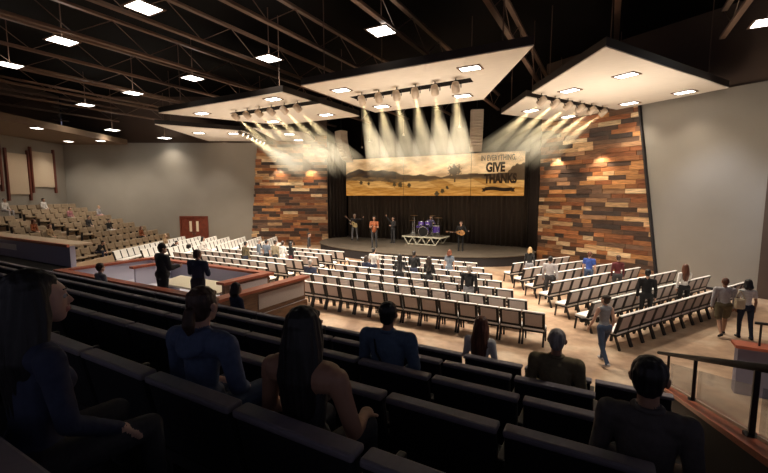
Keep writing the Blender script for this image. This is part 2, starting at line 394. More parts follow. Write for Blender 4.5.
# ------------------------------------------------------------------ stage
ns = 40; arc = []
for i in range(ns+1):
    t = PI*i/ns
    arc.append((AX + .15 - 7.95*math.cos(t), 26.3 - 4.9*math.sin(t)**.9 if t not in (0, PI) else 26.3))
pts = arc + [(-4.2, 29.3), (-19.8, 29.3)]
struct(MB().prism(pts, 0, .55).build('trim_6', M['darkface']), 'curved dark stage front')
stg = struct(MB().prism([(AX+(x-AX)*1.008, y-.04 if y < 29 else y) for x, y in pts], .55, .6).build('stage', M['stage_floor']), 'low curved stage floor')
def drape(name, path, z0, z1, m, amp, pitch, label, parent=None, grp=None):
    # path: list of (x, y); corrugated hanging cloth with real thickness
    P = [Vector(p_) for p_ in path]; seg = []; tot = 0
    for a, b in zip(P, P[1:]): seg.append((tot, a, b)); tot += (b-a).length
    n = int(tot/pitch*8); f = []; b_ = []
    for i in range(n+1):
        s_ = tot*i/n
        for q in seg[::-1]:
            if s_ >= q[0]-1e-6: break
        d = (q[2]-q[1]).normalized(); nn = Vector((-d.y, d.x)); pos = q[1]+d*(s_-q[0])
        a_ = amp*math.sin(2*PI*s_/pitch)*(1+.3*math.sin(s_*3.1))
        f.append(pos+nn*a_); b_.append(pos+nn*(a_+.02))
    vs = [(p_.x, p_.y, z) for z in (z0, z1) for p_ in f] + [(p_.x, p_.y, z) for z in (z0, z1) for p_ in b_]
    N = n+1; fs = []
    for i in range(n):
        fs.append((i, i+1, N+i+1, N+i)); fs.append((2*N+i+1, 2*N+i, 3*N+i, 3*N+i+1))
        fs.append((i+1, i, 2*N+i, 2*N+i+1)); fs.append((N+i, N+i+1, 3*N+i+1, 3*N+i))
    o = MB().add(vs, fs).build(name, m, parent, True)
    return tag(o, label, 'curtain', grp)
drape('stage_backdrop', [(-19.3, 28.2), (-16, 28.5), (-8, 28.5), (-4.7, 28.2)], .6, 7.0, M['drape'], .085, .36, 'dark brown pleated backdrop curtain behind the band')
drape('side_curtain', [(-20.15, 26.55), (-19.35, 28.0)], .0, 8.4, M['sidedrape'], .07, .3, 'dark pleated side curtain at the left end of the stage', grp='side curtains of the stage')
drape('side_curtain', [(-4.65, 28.0), (-3.85, 26.55)], .0, 8.4, M['sidedrape'], .07, .3, 'dark pleated side curtain at the right end of the stage', grp='side curtains of the stage')

# ------------------------------------------------------------------ video wall
def picture(u, v):   # u 0..1 over the whole wall, v 0..1 bottom to top -> linear colour
    X = u*4.85
    def fb(x, y, o=4):
        r = 0; a = .5
        for k in range(o):
            r += a*math.sin(x*2**k*1.7+k*2.3+1.3*math.sin(y*2**k*1.1+k)) * math.cos(y*2**k*1.9+k*1.1+.9*math.sin(x*2**k*1.3)); a *= .55
        return r
    hill = .56 + .13*math.exp(-((X-.85)/.45)**2) + .10*math.exp(-((X-.35)/.3)**2) + .05*math.exp(-((X-1.5)/.35)**2) + .02*math.sin(X*6)+.012*math.sin(X*17) - .07*min(1, max(0, X-1.6)) 
    if X > 3.2: hill = .52+.01*math.sin(X*9)
    plain = .38 + .03*math.sin(X*2.1+1) + .015*math.sin(X*7)
    if v > hill:
        c = fb(X*2.2, v*5.5)
        k = .5+.5*max(-1, min(1, c*1.6)); 
        k = k*.75 + .25*(1-abs(v-.75))
        base = np.array((.36, .21, .10))*(1-k) + np.array((1.05, .80, .50))*k; base = base*(1+.35*math.exp(-((X-2.6)/.7)**2-((v-.75)/.2)**2))
        if X < .9: base = base*(.8+.2*X/.9)
        return base
    if v > plain:
        t = (v-plain)/(hill-plain+1e-6); n = fb(X*7, v*16)
        b = np.array((.10, .06, .035))*(1-t*.45) + np.array((.05, .025, .0))*n
        if X > 1.6: b = b*.75+np.array((.07, .045, .02))
        if t < .35: b = b*.6+np.array((.30, .20, .09))*.4*(1+.8*n)
        return np.clip(b, .02, 1)
    n = fb(X*5, v*30); t = v/plain
    g = np.array((.60, .33, .09))*(1-.35*t) + np.array((.18, .14, .07))*n
    g = g + np.array((.20, .16, .09))*(t > .55)*(1 if math.sin(X*5+v*10) > -.3 else .2)
    for bx, bv, br in ((.5, .36, .05), (1.55, .30, .05), (1.72, .28, .06), (1.98, .27, .05), (.75, .33, .04), (2.75, .05, .06), (2.9, .12, .05), (3.02, .2, .04)):
        if ((X-bx)/br)**2 + ((v-bv)/(br*1.1))**2 < 1+.5*math.sin(X*60)*math.cos(v*70): g = np.array((.10, .07, .03))
    return np.clip(g, .02, 1)
VX0, VX1, VZ0, VZ1, VY = -19.15, -4.92, 4.10, 7.03, 27.75
def treepic(X, v, cx, cv, sx, sv):
    dx = (X-cx)/sx; dv = (v-cv)/sv; r = math.hypot(dx, dv)
    if r < .75+.35*math.sin(X*70+math.cos(v*50)*2)*math.cos(v*45+X*20): return True
    return abs(X-cx) < .02 and .33 < v < cv
vw = empty('video_wall', ((VX0+VX1)/2, VY, VZ0))
tag(vw, 'wide three-panel screen showing hills and GIVE THANKS above the stage', 'screen')
M['screen'] = attr_mat('screen_picture', 'pic', emit=.88)
SPL = [VX0, -13.83, -8.54, VX1]
for k in range(3):
    nx, nz = 130, 80
    vs = []; fs = []; cs = []
    x0 = SPL[k]+.012-vw.location.x; x1 = SPL[k+1]-.012-vw.location.x
    for j in range(nz+1):
        for i in range(nx+1):
            u = (SPL[k]+(SPL[k+1]-SPL[k])*i/nx-VX0)/(VX1-VX0); v = j/nz
            vs.append((x0+(x1-x0)*i/nx, -.06, (VZ1-VZ0)*v))
            c = picture(u, v); X = u*4.85
            if treepic(X, v, 3.21, .60, .20, .20) or (v > .36 and X > 4.45 and (v-.5)**2/.05+(X-4.82)**2/.12 < 1+.25*math.sin(X*40)*math.cos(v*30)): c = np.array((.13, .085, .045))
            c = np.array(c)**1.22*np.array((1.08, .95, .80)); cs.append((*c, 1))
    for j in range(nz):
        for i in range(nx):
            a = j*(nx+1)+i; fs.append((a, a+1, a+nx+2, a+nx+1))
    me = bpy.data.meshes.new('screen_panel'); me.from_pydata(vs, [], fs)
    at_ = me.color_attributes.new('pic', 'FLOAT_COLOR', 'POINT'); at_.data.foreach_set('color', np.array(cs, dtype=np.float32).ravel())
    me.materials.append(M['screen']); o = bpy.data.objects.new('screen_panel', me); COL.objects.link(o); o.parent = vw
    MB().box(x0, x1, -.055, .06, 0, VZ1-VZ0).build('screen_case', M['black'], o)
M['ink'] = mat('screen_lettering', (.045, .028, .018), .9)
def text(s_, x, z, size, parent, loc_off, m, name='lettering', sx=1., y=-.075, bold=0.):
    cu = bpy.data.curves.new(name, 'FONT'); cu.body = s_; cu.size = size; cu.extrude = .004; cu.align_x = 'CENTER'; cu.offset = bold
    t = bpy.data.objects.new('tmp', cu); COL.objects.link(t); dg = bpy.context.evaluated_depsgraph_get(); dg.update()
    me = bpy.data.meshes.new_from_object(t.evaluated_get(dg)); bpy.data.objects.remove(t)
    me.materials.clear(); me.materials.append(m)
    o = bpy.data.objects.new(name, me); COL.objects.link(o); o.parent = parent
    xs_ = [v.co.x for v in me.vertices]; ys_ = [v.co.y for v in me.vertices]
    kx = (x[1]-x[0])/(max(xs_)-min(xs_)); ky = (z[1]-z[0])/(max(ys_)-min(ys_))
    o.location = (x[0]-min(xs_)*kx-loc_off.x, y, z[0]-min(ys_)*ky-loc_off.z); o.rotation_euler = (PI/2, 0, 0); o.scale = (kx, ky, 1)
    return o
lo = vw.location
text('IN EVERYTHING,', (-7.84, -5.50), (6.42, 6.86), .6, vw, lo, M['ink'], bold=.012)
text('GIVE', (-7.49, -6.20), (5.70, 6.38), 1., vw, lo, M['ink'], bold=.05)
text('THANKS', (-7.60, -5.42), (4.93, 5.62), 1., vw, lo, M['ink'], bold=.05)
rb = MB(); n = 24
def rz(i): return .05*math.sin(i/n*2*PI)
for i in range(n):
    xa, xb = -1.15+2.3*i/n, -1.15+2.3*(i+1)/n
    rb.add([(xa, 0, rz(i)-.13), (xb, 0, rz(i+1)-.13), (xb, 0, rz(i+1)+.13), (xa, 0, rz(i)+.13)], [(0, 1, 2, 3)])
for s_ in (-1, 1):
    rb.add([(s_*1.1, .004, -.2), (s_*1.42, .004, -.2), (s_*1.3, .004, -.08), (s_*1.42, .004, .06), (s_*1.1, .004, .06)], [(0, 1, 2, 3, 4)])
ro = rb.build('ribbon_banner', M['ink'], vw); ro.location = (-6.63-lo.x, -.075, 4.56-lo.z); ro.scale = (.8, 1, .9)

# ------------------------------------------------------------------ seats
SEATW = .605
def make_chair():
    r = empty('stacking_chair')
    w = .585
    MB().rbox(-w/2+.01, w/2-.01, .12, .60, .40, .485, .03).build('seat', M['white_fabric'], r)
    T = Matrix.Translation((0, 0, 0))
    # back leans: bottom at y=.13 z=.47, top at y=.0 z=.95
    def lean(y, z): return (y + .135*(1-(z-.47)/.48))
    bm = MB(); bm.rbox(-w/2+.035, w/2-.035, .0, .075, .50, .952, .018)
    bm.v = [(x, lean(y, z), z) for x, y, z in bm.v]; kid(bm.build('backrest', M['white_fabric'], r), r)
    tr_ = MB(); tr_.rbox(-w/2, w/2, -.008, .078, .938, .968, .012); kid(tr_.build('top_roll', M['white_vinyl'], r), r)
    bp = MB(); bp.rbox(-w/2+.075, w/2-.075, -.014, .0, .54, .90, .005)
    bp.v = [(x, lean(y, z), z) for x, y, z in bp.v]; kid(bp.build('back_panel', M['greige'], r), r)
    fr = MB()
    for s_ in (-1, 1): fr.box(s_*(w/2-.034)-.034, s_*(w/2-.034)+.034, -.012, .07, .44, .935)
    fr.box(-w/2, w/2, -.012, .045, .455, .535); fr.box(-w/2, w/2, -.012, .01, .905, .925)
    fr.v = [(x, lean(y, z), z) for x, y, z in fr.v]
    fr.box(-w/2, w/2, .12, .16, .36, .41); fr.box(-w/2, w/2, .54, .58, .37, .405)
    fr.box(-w/2, -w/2+.03, .14, .58, .37, .405); fr.box(w/2-.03, w/2, .14, .58, .37, .405)
    kid(fr.build('frame', M['black'], r), r)
    for s_ in (-1, 1):
        x = s_*(w/2-.02)
        kid(MB().bar((x, .17, .40), (x, .02, 0), .052, .05).build('leg', M['black'], r), r)
        kid(MB().bar((x, .53, .39), (x, .58, 0), .042, .042).build('leg', M['black'], r), r)
    KIDS[r.name].insert(0, [o for o in COL.objects if o.parent == r and o.name.startswith('seat')][0])
    return r
chair0 = make_chair(); used = [False]
def first_or_copy(proto, flag):
    if not flag[0]: flag[0] = True; return proto
    return copy_tree(proto)
CH = []
def put_chair(x, y, az, label, group):
    CH.append((x, y, az))
    o = first_or_copy(chair0, used); o.location = (x, y, 0); o.rotation_euler = (0, 0, -R(az)); tag(o, label, 'chair', group); return o
HALF = SEATW/2
ROWN = ['back row', 'second row from back', 'third row from back', 'fourth row from back', 'third row from front', 'second row from front', 'front row']
# middle block (right of the stage axis)
for k in range(7):
    xr = -1.34-.65*k; y = 11.3+1.17*k; xl = -10.05 if k == 0 else -11.0
    n = int((xr-xl)/SEATW); pt = (xr-xl)/n
    for i in range(n):
        put_chair(xr-pt/2-i*pt, y, 0, 'black-framed white chair, %s from right end, %s, middle block' % (ORD[i], ROWN[k]), 'chairs of the middle block')
# its mirror, left of the axis
for k in range(1, 7):
    xr = -12.9; y = 11.3+1.17*k+.03; xl = 2*AX-(-1.34-.65*k)
    n = int(round((xr-xl)/SEATW))
    if k == 1: n -= 3
    for i in range(n):
        put_chair(xr-HALF-i*SEATW, y, 0, 'black-framed white chair, %s from right end, %s, left-of-middle block' % (ORD[i], ROWN[k]), 'chairs of the block left of the middle')
# angled wing blocks
CNT = [14, 13, 12, 10, 9, 8, 7]
for side in (1, -1):
    for k in range(7):
        a = Vector((.45-.70*k, 12.02+1.175*k)); d = Vector((s30, c30))
        for i in range(CNT[k]):
            p_ = a+d*(HALF+i*SEATW)
            x = p_.x if side == 1 else 2*AX-p_.x
            nm = 'right angled block' if side == 1 else 'far left block'
            put_chair(x, p_.y, -60*side, 'black-framed white chair, %s from near end, %s, %s' % (ORD[i], ROWN[k], nm), 'chairs of the '+nm)

# tiered theatre seats, far left stand
def step_platform(name, pts_rows, label): pass
def make_theatre(name, mback, mcap, mseat, w, scale=1.):
    r = empty(name)
    b = MB(); b.rbox(-w/2+.006, w/2-.045, 0, .10, .38, .90, .03); b.v = [(x, y+.10*(1-(z-.38)/.52), z) for x, y, z in b.v]
    kid(b.build('backrest', mback, r), r)
    if mcap:
        c = MB(); c.rbox(-w/2+.004, w/2-.03, -.008, .104, .868, .912, .015); kid(c.build('top_cap', mcap, r), r)
    s_ = MB(); s_.rbox(-w/2+.01, w/2-.06, .14, .56, .38, .47, .03); kid(s_.build('seat', mseat, r), r)
    kid(MB().box(-w/2+.03, w/2-.08, .10, .42, .30, .38).build('seat_pan', M['darkface'], r), r)
    kid(MB().rbox(w/2-.056, w/2-.004, .12, .50, .60, .64, .012).build('armrest', M['tan_shell'] if not mcap else M['black'], r), r)
    kid(MB().box(w/2-.045, w/2-.015, .16, .30, 0, .60).build('standard', M['darkface'], r), r)
    return r
tan0 = make_theatre('theatre_seat', M['tan'], None, M['tan'], .74); tused = [False]
cam_dir = Vector((-math.sin(R(29.3)), math.cos(R(29.3)))); cam_r = Vector((math.cos(R(29.3)), math.sin(R(29.3))))
NR = 9; A0 = 8.75   # first row stands 8.75 m from the side wall
tiers = MB()
for k in range(NR):
    a1 = A0 - .93*k + .35; a0 = A0 - .93*(k+1) + .35 if k < NR-1 else 0
    z1 = .15+.3*k
    P_ = [ll(a0, 0), ll(a0, 18.5), ll(a1, 18.5), ll(a1, 0)]
    tiers.prism(P_, 0, z1)
struct(tiers.build('trim_7', M['tancap']), 'stepped tan platform of the far left stand')
for k in range(NR):
    a = A0 - .93*k - .62
    cnt = 0
    for i in range(22):
        d = .55+.76*i
        if 6.55 < d < 7.5 and 1 < k: continue
        p_ = ll(a, d)
        fw = p_.dot(cam_dir); rt = p_.dot(cam_r)
        if rt/fw < -1.0 or p_.y < 9.5: continue
        o = first_or_copy(tan0, tused); o.location = (p_.x, p_.y, .15+.3*k); o.rotation_euler = (0, 0, -R(60))
        tag(o, 'tan theatre seat, %s from the back wall, %s row up, left stand' % (ORD[i], ORD[k]), 'seat', 'tan seats of the far left stand')
# low front wall of the stand
fp = [ll(A0+.42, 0), ll(A0+.42, 18.5), ll(A0+.54, 18.5), ll(A0+.54, 0)]
struct(MB().prism(fp, 0, .5).build('trim_8', M['tancap']), 'low tan front wall of the far left stand')

# ------------------------------------------------------------------ dark foreground tiers
def rowY(k): return 1.36+.95*k
def rowTop(k): return 3.02-.266*k
def rowFloor(k): return rowTop(k)-.912
tr = MB()
for k in range(-4, 5):
    y0 = rowY(k)-.12; y1 = rowY(k+1)-.12 if k < 4 else 5.86
    tr.box(-30, .90, y0, y1, -.0, rowFloor(k))
struct(tr.build('trim_9', M['carpet']), 'black carpeted seating tiers in the foreground')
dk0 = make_theatre('auditorium_seat', M['dark_fabric'], M['grey_cap'], M['dark_fabric'], .80); dused = [False]
XS = -3.29
RN = {-1: 'nearest row', 0: 'second nearest row', 1: 'third nearest row', 2: 'fourth nearest row', 3: 'fifth nearest row', 4: 'lowest row'}
for k in range(-1, 5):
    sh = {-1: .3, 0: 0, 1: .40, 2: .35, 3: .1, 4: .05}[k]
    xs = []; x = XS+.40+sh
    while x+.4 < .80: x += .80
    x -= .80; i = 0
    while x > -18.6:
        fw = Vector((x, rowY(k))).dot(cam_dir); rt = Vector((x, rowY(k))).dot(cam_r)
        if fw < .3 or rt/fw < -1.12: break
        if not (k == -1 and (rt/fw > -.35)):
            o = first_or_copy(dk0, dused); o.location = (x, rowY(k), rowFloor(k)); o.rotation_euler = (0, 0, 0)
            tag(o, 'black auditorium seat, grey top, %s from right, %s' % (ORD[i], RN[k]), 'seat', 'black seats of the near tiers')
        x -= .80; i += 1

# ------------------------------------------------------------------ sound booth (on the lowest tier level)
ZB = 1.07; ZR = 1.70
bf = MB().box(-19.8, -7.75, 5.86, 9.0, 0, ZB); struct(bf.build('trim_10', M['lav']), 'raised lavender-grey sound booth floor')
booth = empty('sound_booth', (-12.1, 7.4, ZB)); tag(booth, 'sound booth enclosure with cherry wood rails on grey low walls', 'booth')
bo = booth.location
def bx(x0, x1, y0, y1, z0, z1): return MB().box(x0-bo.x, x1-bo.x, y0-bo.y, y1-bo.y, z0-bo.z, z1-bo.z)
bx(-15.3, -7.7, 5.9, 6.0, ZB, ZR).build('near_wall', M['grey_panel'], booth)
bx(-15.1, -9.1, 8.8, 8.9, ZB, ZR).build('back_wall', M['lav'], booth)
bx(-15.25, -15.15, 6.0, 8.9, ZB, ZR).build('left_wall', M['lav'], booth)
bx(-9.2, -9.08, 7.25, 8.9, 0+ZB, ZR).build('right_wall', M['oak'], booth)
bx(-9.076, -9.06, 7.4, 8.8, 1.25, 1.62).build('grey_inset', M['greige'], booth)
bx(-7.86, -7.76, 6.0, 9.02, ZB, ZR).build('ramp_wall', M['oak'], booth)
bx(-7.756, -7.74, 7.2, 8.95, 1.2, 1.6).build('grey_inset', M['greige'], booth)
for n_, a in (('near_rail', (-15.42, -7.62, 5.82, 6.06)), ('back_rail', (-15.3, -8.95, 8.74, 8.98)), ('left_rail', (-15.36, -15.08, 6.06, 8.74)), ('right_rail', (-9.30, -8.98, 7.15, 8.74)), ('ramp_rail', (-7.96, -7.64, 6.06, 9.1))):
    bx(*a, ZR, ZR+.07).build(n_, M['cherry'], booth)
bx(-13.95, -13.85, 7.5, 8.74, ZB, ZR-.02).build('inner_wall', M['lav'], booth)
bx(-14.02, -13.78, 7.4, 8.74, ZR-.02, ZR+.05).build('inner_rail', M['cherry'], booth)
struct(MB().box(-9.06, -7.88, 9.0, 9.05, 0, ZB).build('trim_11', M['oak']))
struct(MB().box(-7.73, -7.69, 5.86, 9.04, 0, ZB).build('trim_12', M['oak']), 'brown wood panelling below the ramp rail')
ck = empty('mixing_desk', (-10.75, 7.55, ZB)); tag(ck, 'cream lit mixing desk in the sound booth before the two operators', 'desk')
MB().add([(-1.4, -.3, .30), (1.4, -.3, .30), (1.4, .45, .40), (-1.4, .45, .40), (-1.4, -.3, .36), (1.4, -.3, .36), (1.4, .45, .46), (-1.4, .45, .46)], [(3,2,1,0),(4,5,6,7),(0,1,5,4),(1,2,6,5),(2,3,7,6),(3,0,4,7)]).build('desk_top', M['desk'], ck)
for s_ in (-1, 1): MB().box(s_*1.3-.04, s_*1.3+.04, -.15, .3, 0, .34).build('desk_leg', M['grey_panel'], ck)
# ledge wall left of the booth
lg = MB().box(-34, -19.9, 8.15, 8.35, 0, 2.0); struct(lg.build('wall_ledge', mat('ledge_paint', (.42, .40, .50), .8)), 'grey low wall in front of the far left stand')
lg2 = MB().box(-34, -19.8, 8.1, 9.0, 2.0, 2.06); struct(lg2.build('trim_13', M['tancap']), 'tan ledge cap')
struct(MB().box(-34, -19.78, 8.0, 8.1, 1.95, 2.075).build('trim_14', M['cherry']))
struct(MB().box(-34, -25.3, 8.12, 8.148, 1.45, 1.72).build('trim_15', M['white_fabric']), 'pale inset panel in the grey low wall')
struct(MB().box(-34, -15.45, 5.86, 8.15, 0, ZB).build('trim_16', M['carpet']))

# ------------------------------------------------------------------ guard rail at right
gr = empty('guard_rail', (1.09, 4.08, 2.22)); tag(gr, 'black handrail with glass panels on a sloping cherry wood curb, lower right', 'railing')
def cz(y): return -.335*y       # local slope
def sl(x0, x1, y0, y1, a, b):   # sloped box with y range, heights a..b above the slope
    return MB().add([(x, y, cz(y)+h) for h in (a, b) for y in (y0, y1) for x in (x0, x1)], [(0,2,3,1),(4,5,7,6),(0,1,5,4),(2,6,7,3),(0,4,6,2),(1,3,7,5)])
sl(-.15, .13, -3.2, 6.35, -.05, 0).build('curb_cap', M['cherry'], gr)
sl(-.10, .08, -3.2, 6.35, -1.9, -.05).build('curb_wall', M['darkface'], gr)
hr = MB(); hr.cyl((0, -3.2, cz(-3.2)+.58), (0, 5.95, cz(5.95)+.58), .034, n=14); hr.build('handrail', M['matt'], gr, True)
PY = [-2.27, 0, 2.27, 4.54, 5.9]
for y in PY[:-1]: 
    po = MB().rbox(-.02, .02, y-.02, y+.02, cz(y)-.0, cz(y)+.56, .006).build('post', M['black'], gr)
    MB().box(-.045, .045, y-.05, y+.05, cz(y)-.01, cz(y)+.02).build('base_plate', M['black'], po)
for y0, y1 in zip(PY, PY[1:]):
    sl(.028, .038, y0+.05, y1-.05, .02, .42).build('glass_panel', M['glass'], gr)
    sl(.022, .044, y0+.05, y1-.05, .0, .03).build('glass_channel', M['truss'], gr)
g2 = empty('entry_wall', (2.5, 10.6, 0)); tag(g2, 'dark grey entry wall with cherry cap and black rail, right picture edge', 'low wall')
MB().box(0, 4, 0, .25, 0, 1.0).build('wall_body', M['grey_panel'], g2)
MB().box(-.06, 4, -.08, .33, 1.0, 1.06).build('cap', M['cherry'], g2)
MB().cyl((.25, .12, 1.53), (4, .12, 1.53), .03).build('handrail', M['black'], g2, True)
for x in (.35, 2.0, 3.6): MB().cyl((x, .12, 1.05), (x, .12, 1.53), .02).build('post', M['black'], g2)

# ------------------------------------------------------------------ spotlights and their haze beams
def haze_mat(name, dens, col=(1, .90, .68)):
    m = bpy.data.materials.new(name); m.use_nodes = True
    nt = m.node_tree; nt.nodes.clear()
    tc = nt.nodes.new('ShaderNodeTexCoord'); sx = nt.nodes.new('ShaderNodeSeparateXYZ')
    nt.links.new(tc.outputs['Object'], sx.inputs[0])
    mr = nt.nodes.new('ShaderNodeMapRange'); mr.inputs['From Min'].default_value = 0; mr.inputs['From Max'].default_value = -1
    mr.inputs['To Min'].default_value = 0; mr.inputs['To Max'].default_value = 1
    nt.links.new(sx.outputs['Z'], mr.inputs['Value'])
    # falls off towards the far end and towards the rim of the cone
    cr = nt.nodes.new('ShaderNodeValToRGB'); e = cr.color_ramp
    e.elements[0].position = 0; e.elements[0].color = (.22, .22, .22, 1)
    e.elements[1].position = 1; e.elements[1].color = (0, 0, 0, 1)
    x_ = e.elements.new(.3); x_.color = (1, 1, 1, 1); x_ = e.elements.new(.62); x_.color = (.75, .75, .75, 1)
    nt.links.new(mr.outputs[0], cr.inputs[0])
    nz = nt.nodes.new('ShaderNodeTexNoise'); nz.inputs['Scale'].default_value = 5; nt.links.new(tc.outputs['Object'], nz.inputs['Vector'])
    mrn = nt.nodes.new('ShaderNodeMapRange'); mrn.inputs['From Min'].default_value = .3; mrn.inputs['From Max'].default_value = .7; mrn.inputs['To Min'].default_value = .55; mrn.inputs['To Max'].default_value = 1.3
    nt.links.new(nz.outputs['Fac'], mrn.inputs[0])
    mu = nt.nodes.new('ShaderNodeMath'); mu.operation = 'MULTIPLY'; nt.links.new(cr.outputs[0], mu.inputs[0]); nt.links.new(mrn.outputs[0], mu.inputs[1])
    m2 = nt.nodes.new('ShaderNodeMath'); m2.operation = 'MULTIPLY'; m2.inputs[1].default_value = dens; nt.links.new(mu.outputs[0], m2.inputs[0])
    vs = nt.nodes.new('ShaderNodeVolumeScatter'); vs.inputs['Color'].default_value = (*col, 1); vs.inputs['Anisotropy'].default_value = 0
    nt.links.new(m2.outputs[0], vs.inputs['Density'])
    o = nt.nodes.new('ShaderNodeOutputMaterial'); nt.links.new(vs.outputs[0], o.inputs['Volume'])
    return m
M['haze'] = haze_mat('stage_haze', .42)
def spotlight(p_, target, L, half, label, blabel, power, grp):
    p_ = Vector(p_); t_ = Vector(target); d = (t_-p_).normalized()
    r = empty('spotlight', p_); tag(r, label, 'spotlight', grp)
    q = d.to_track_quat('-Z', 'Y')
    Tm = q.to_matrix().to_4x4()
    mb = MB(); n = 20; prof = [(.02, .26), (.14, .24), (.17, .16), (.18, 0), (.18, -.16), (.165, -.17), (.155, -.12)]
    vs = []; fs = []
    for rr, zz in prof:
        for i in range(n): vs.append(Tm @ Vector((.85*rr*math.cos(2*PI*i/n), .85*rr*math.sin(2*PI*i/n), zz*.9)))
    for j in range(len(prof)-1):
        for i in range(n): fs.append((j*n+i, j*n+(i+1) % n, (j+1)*n+(i+1) % n, (j+1)*n+i))
    fs.append(tuple(range(n)))
    mb.add(vs, fs).build('housing', M['spot'], r, True)
    MB().cyl(Tm @ Vector((0, 0, -.10)), Tm @ Vector((0, 0, -.12)), .125, n=20).build('lens', M['lens'], r)
    yk = MB(); yk.bar(Tm @ Vector((-.2, 0, 0)), (-.2, 0, .24), .03, .02); yk.bar(Tm @ Vector((.2, 0, 0)), (.2, 0, .24), .03, .02); yk.bar((-.21, 0, .24), (.21, 0, .24), .03, .02); yk.cyl((0, 0, .24), (0, 0, 8.5-p_.z-.0), .02)
    yk.build('yoke', M['black'], r)
    st = p_ + d*.2
    CHK = None
    sl_ = add_lamp('SPOT', st, power, (1, .80, .50), .05, spot=2*math.degrees(math.atan(half))*1.15, aim=t_, blend=.9)
    # cone of lit haze
    n = 24; vs = []; fs = []; r0 = .13; r1 = half*L+.1
    for rr, zz in ((r0, 0), (r1, -1)):
        for i in range(n): vs.append((rr*math.cos(2*PI*i/n), rr*math.sin(2*PI*i/n), zz))
    fs = [tuple(range(n))[::-1], tuple(range(n, 2*n))] + [(i, (i+1) % n, (i+1) % n+n, i+n) for i in range(n)]
    c = MB().add(vs, fs).build('light_beam', M['haze']); c.location = st; c.rotation_mode = 'QUATERNION'; c.rotation_quaternion = q; c.scale = (1, 1, L)
    tag(c, blabel, 'light beam', grp.replace('spotlights', 'haze beams'))
    return r
PW = 1700
for i in range(6):
    x = -9.42+.835*i
    spotlight((x, 14.85, 8.15), (x-1.7, 22.2, .6), 3.9, .16, 'beige round spotlight, %s from the left under the middle ceiling panel' % ORD[i], 'pale haze beam, %s from the left below the middle ceiling panel' % ORD[i], PW, 'spotlights of the middle panel')
for i in range(6):
    x = -12.85-.83*i
    spotlight((x, 14.7, 8.15), (x+2.8, 24.2, .9), 4.2, .16, 'beige round spotlight, %s from the right under the ceiling panel left of the middle' % ORD[i], 'pale haze beam, %s from the right below the panel left of the middle' % ORD[i], PW, 'spotlights of the left panel')
for i in range(6):
    a = Vector((-2.76, 18.75)).lerp(Vector((-.50, 22.75)), i/5)
    spotlight((a.x, a.y, 8.15), (a.x-9.5, a.y+4.2, 1.5), 4.0, .15, 'beige round spotlight, %s from the left beside the right-hand ceiling panel' % ORD[i], 'pale haze beam, %s from the left before the right plank wall' % ORD[i], PW*1.6, 'spotlights of the right panel')
    spotlight((2*AX-a.x, a.y, 8.15), (2*AX-a.x+9.5, a.y+4.2, 1.5), 4.4, .13, 'small beige spotlight over the left plank wall, %s from the front' % ORD[i], 'pale haze beam over the left plank wall, %s from the front' % ORD[i], PW, 'spotlights over the left plank wall')

# line arrays, pendants
def line_array(x, y, z0, z1, az, label):
    r = empty('line_array_speaker', (x, y, z0), az); tag(r, label, 'loudspeaker', 'curved hanging loudspeakers by the screen')
    n = 12; h = (z1-z0)/n
    for i in range(n):
        t = i/(n-1); yy = -.55*(1-t)**2*-1
        T = Matrix.Translation((0, .55*(1-t)**2, h*(i+.5))) @ Matrix.Rotation(-.5*(1-t), 4, 'X')
        o = MB().rbox(-.38, .38, -.3, .3, -h/2+.006, h/2-.006, .02, T).build('speaker_box', M['arr'], r)
    MB().cyl((0, 0, z1-z0), (0, 0, 12-z0), .02).build('hanging_cable', M['black'], r)
    MB().box(-.3, .3, -.2, .2, z1-z0, z1-z0+.06).build('fly_frame', M['black'], r)
line_array(-17.35, 24.5, 6.7, 8.8, 20, 'curved cream hanging loudspeaker left of the screen')
line_array(-7.3, 24.6, 7.0, 9.3, -20, 'tall cream hanging loudspeaker above the screen, right of its middle')
for i, (x, y, z) in enumerate([(-17.2, 27.1, 7.9), (-15.5, 25.5, 8.1), (-12.3, 24.6, 8.2), (-8.2, 24.0, 8.3)]):
    r = empty('stage_microphone', (x, y, z)); tag(r, 'tiny hanging pendant above the stage, %s from the left' % ORD[i], 'pendant', 'tiny pendants above the stage')
    MB().cyl((0, 0, .08), (0, 0, 12-z), .012, n=6).build('wire', M['joist'], r)
    MB().cyl((0, 0, -.06), (0, 0, .08), .08, .03, n=12).build('pendant_shade', M['truss'], r)
# ------------------------------------------------------------------ people
def skin_mat(n, c): return mat(n, c, .55)
SK = {'light': skin_mat('light_skin', (.56, .34, .25)), 'tan': skin_mat('tan_skin', (.36, .19, .12)), 'dark': skin_mat('dark_skin', (.15, .075, .045))}
CLOTH = {}
def cloth(name, c, n=.12):
    if name not in CLOTH: CLOTH[name] = mat(name+'_cloth', c, .85, noise=n, nscale=30, bump=.25, bscale=25)
    return CLOTH[name]
HAIRC = {}
def hairm(name, c):
    if name not in HAIRC: HAIRC[name] = mat(name+'_hair', c, .5, noise=.55, nscale=22, stretch=(1, 1, .12), bump=.6, bscale=45)
    return HAIRC[name]
C_ = dict(black=(.012,.012,.014), navy=(.03,.038,.075), denim=(.05,.085,.16), white=(.75,.72,.70), grey=(.22,.22,.24), ltgrey=(.42,.40,.42),
          blue=(.03,.07,.30), olive=(.13,.105,.06), charcoal=(.035,.034,.038), rust=(.30,.085,.03), brown=(.10,.055,.035), tan=(.40,.28,.17),
          pink=(.45,.2,.22), maroon=(.10,.015,.02), jeans=(.045,.07,.13), hoodie=(.09,.125,.22), umber=(.10,.085,.08), moss=(.20,.16,.09), chambray=(.10,.15,.23), khaki=(.30,.25,.17), dkjeans=(.018,.025,.05), purple=(.12,.10,.25), yellow=(.5,.38,.1), steel=(.14,.17,.22))
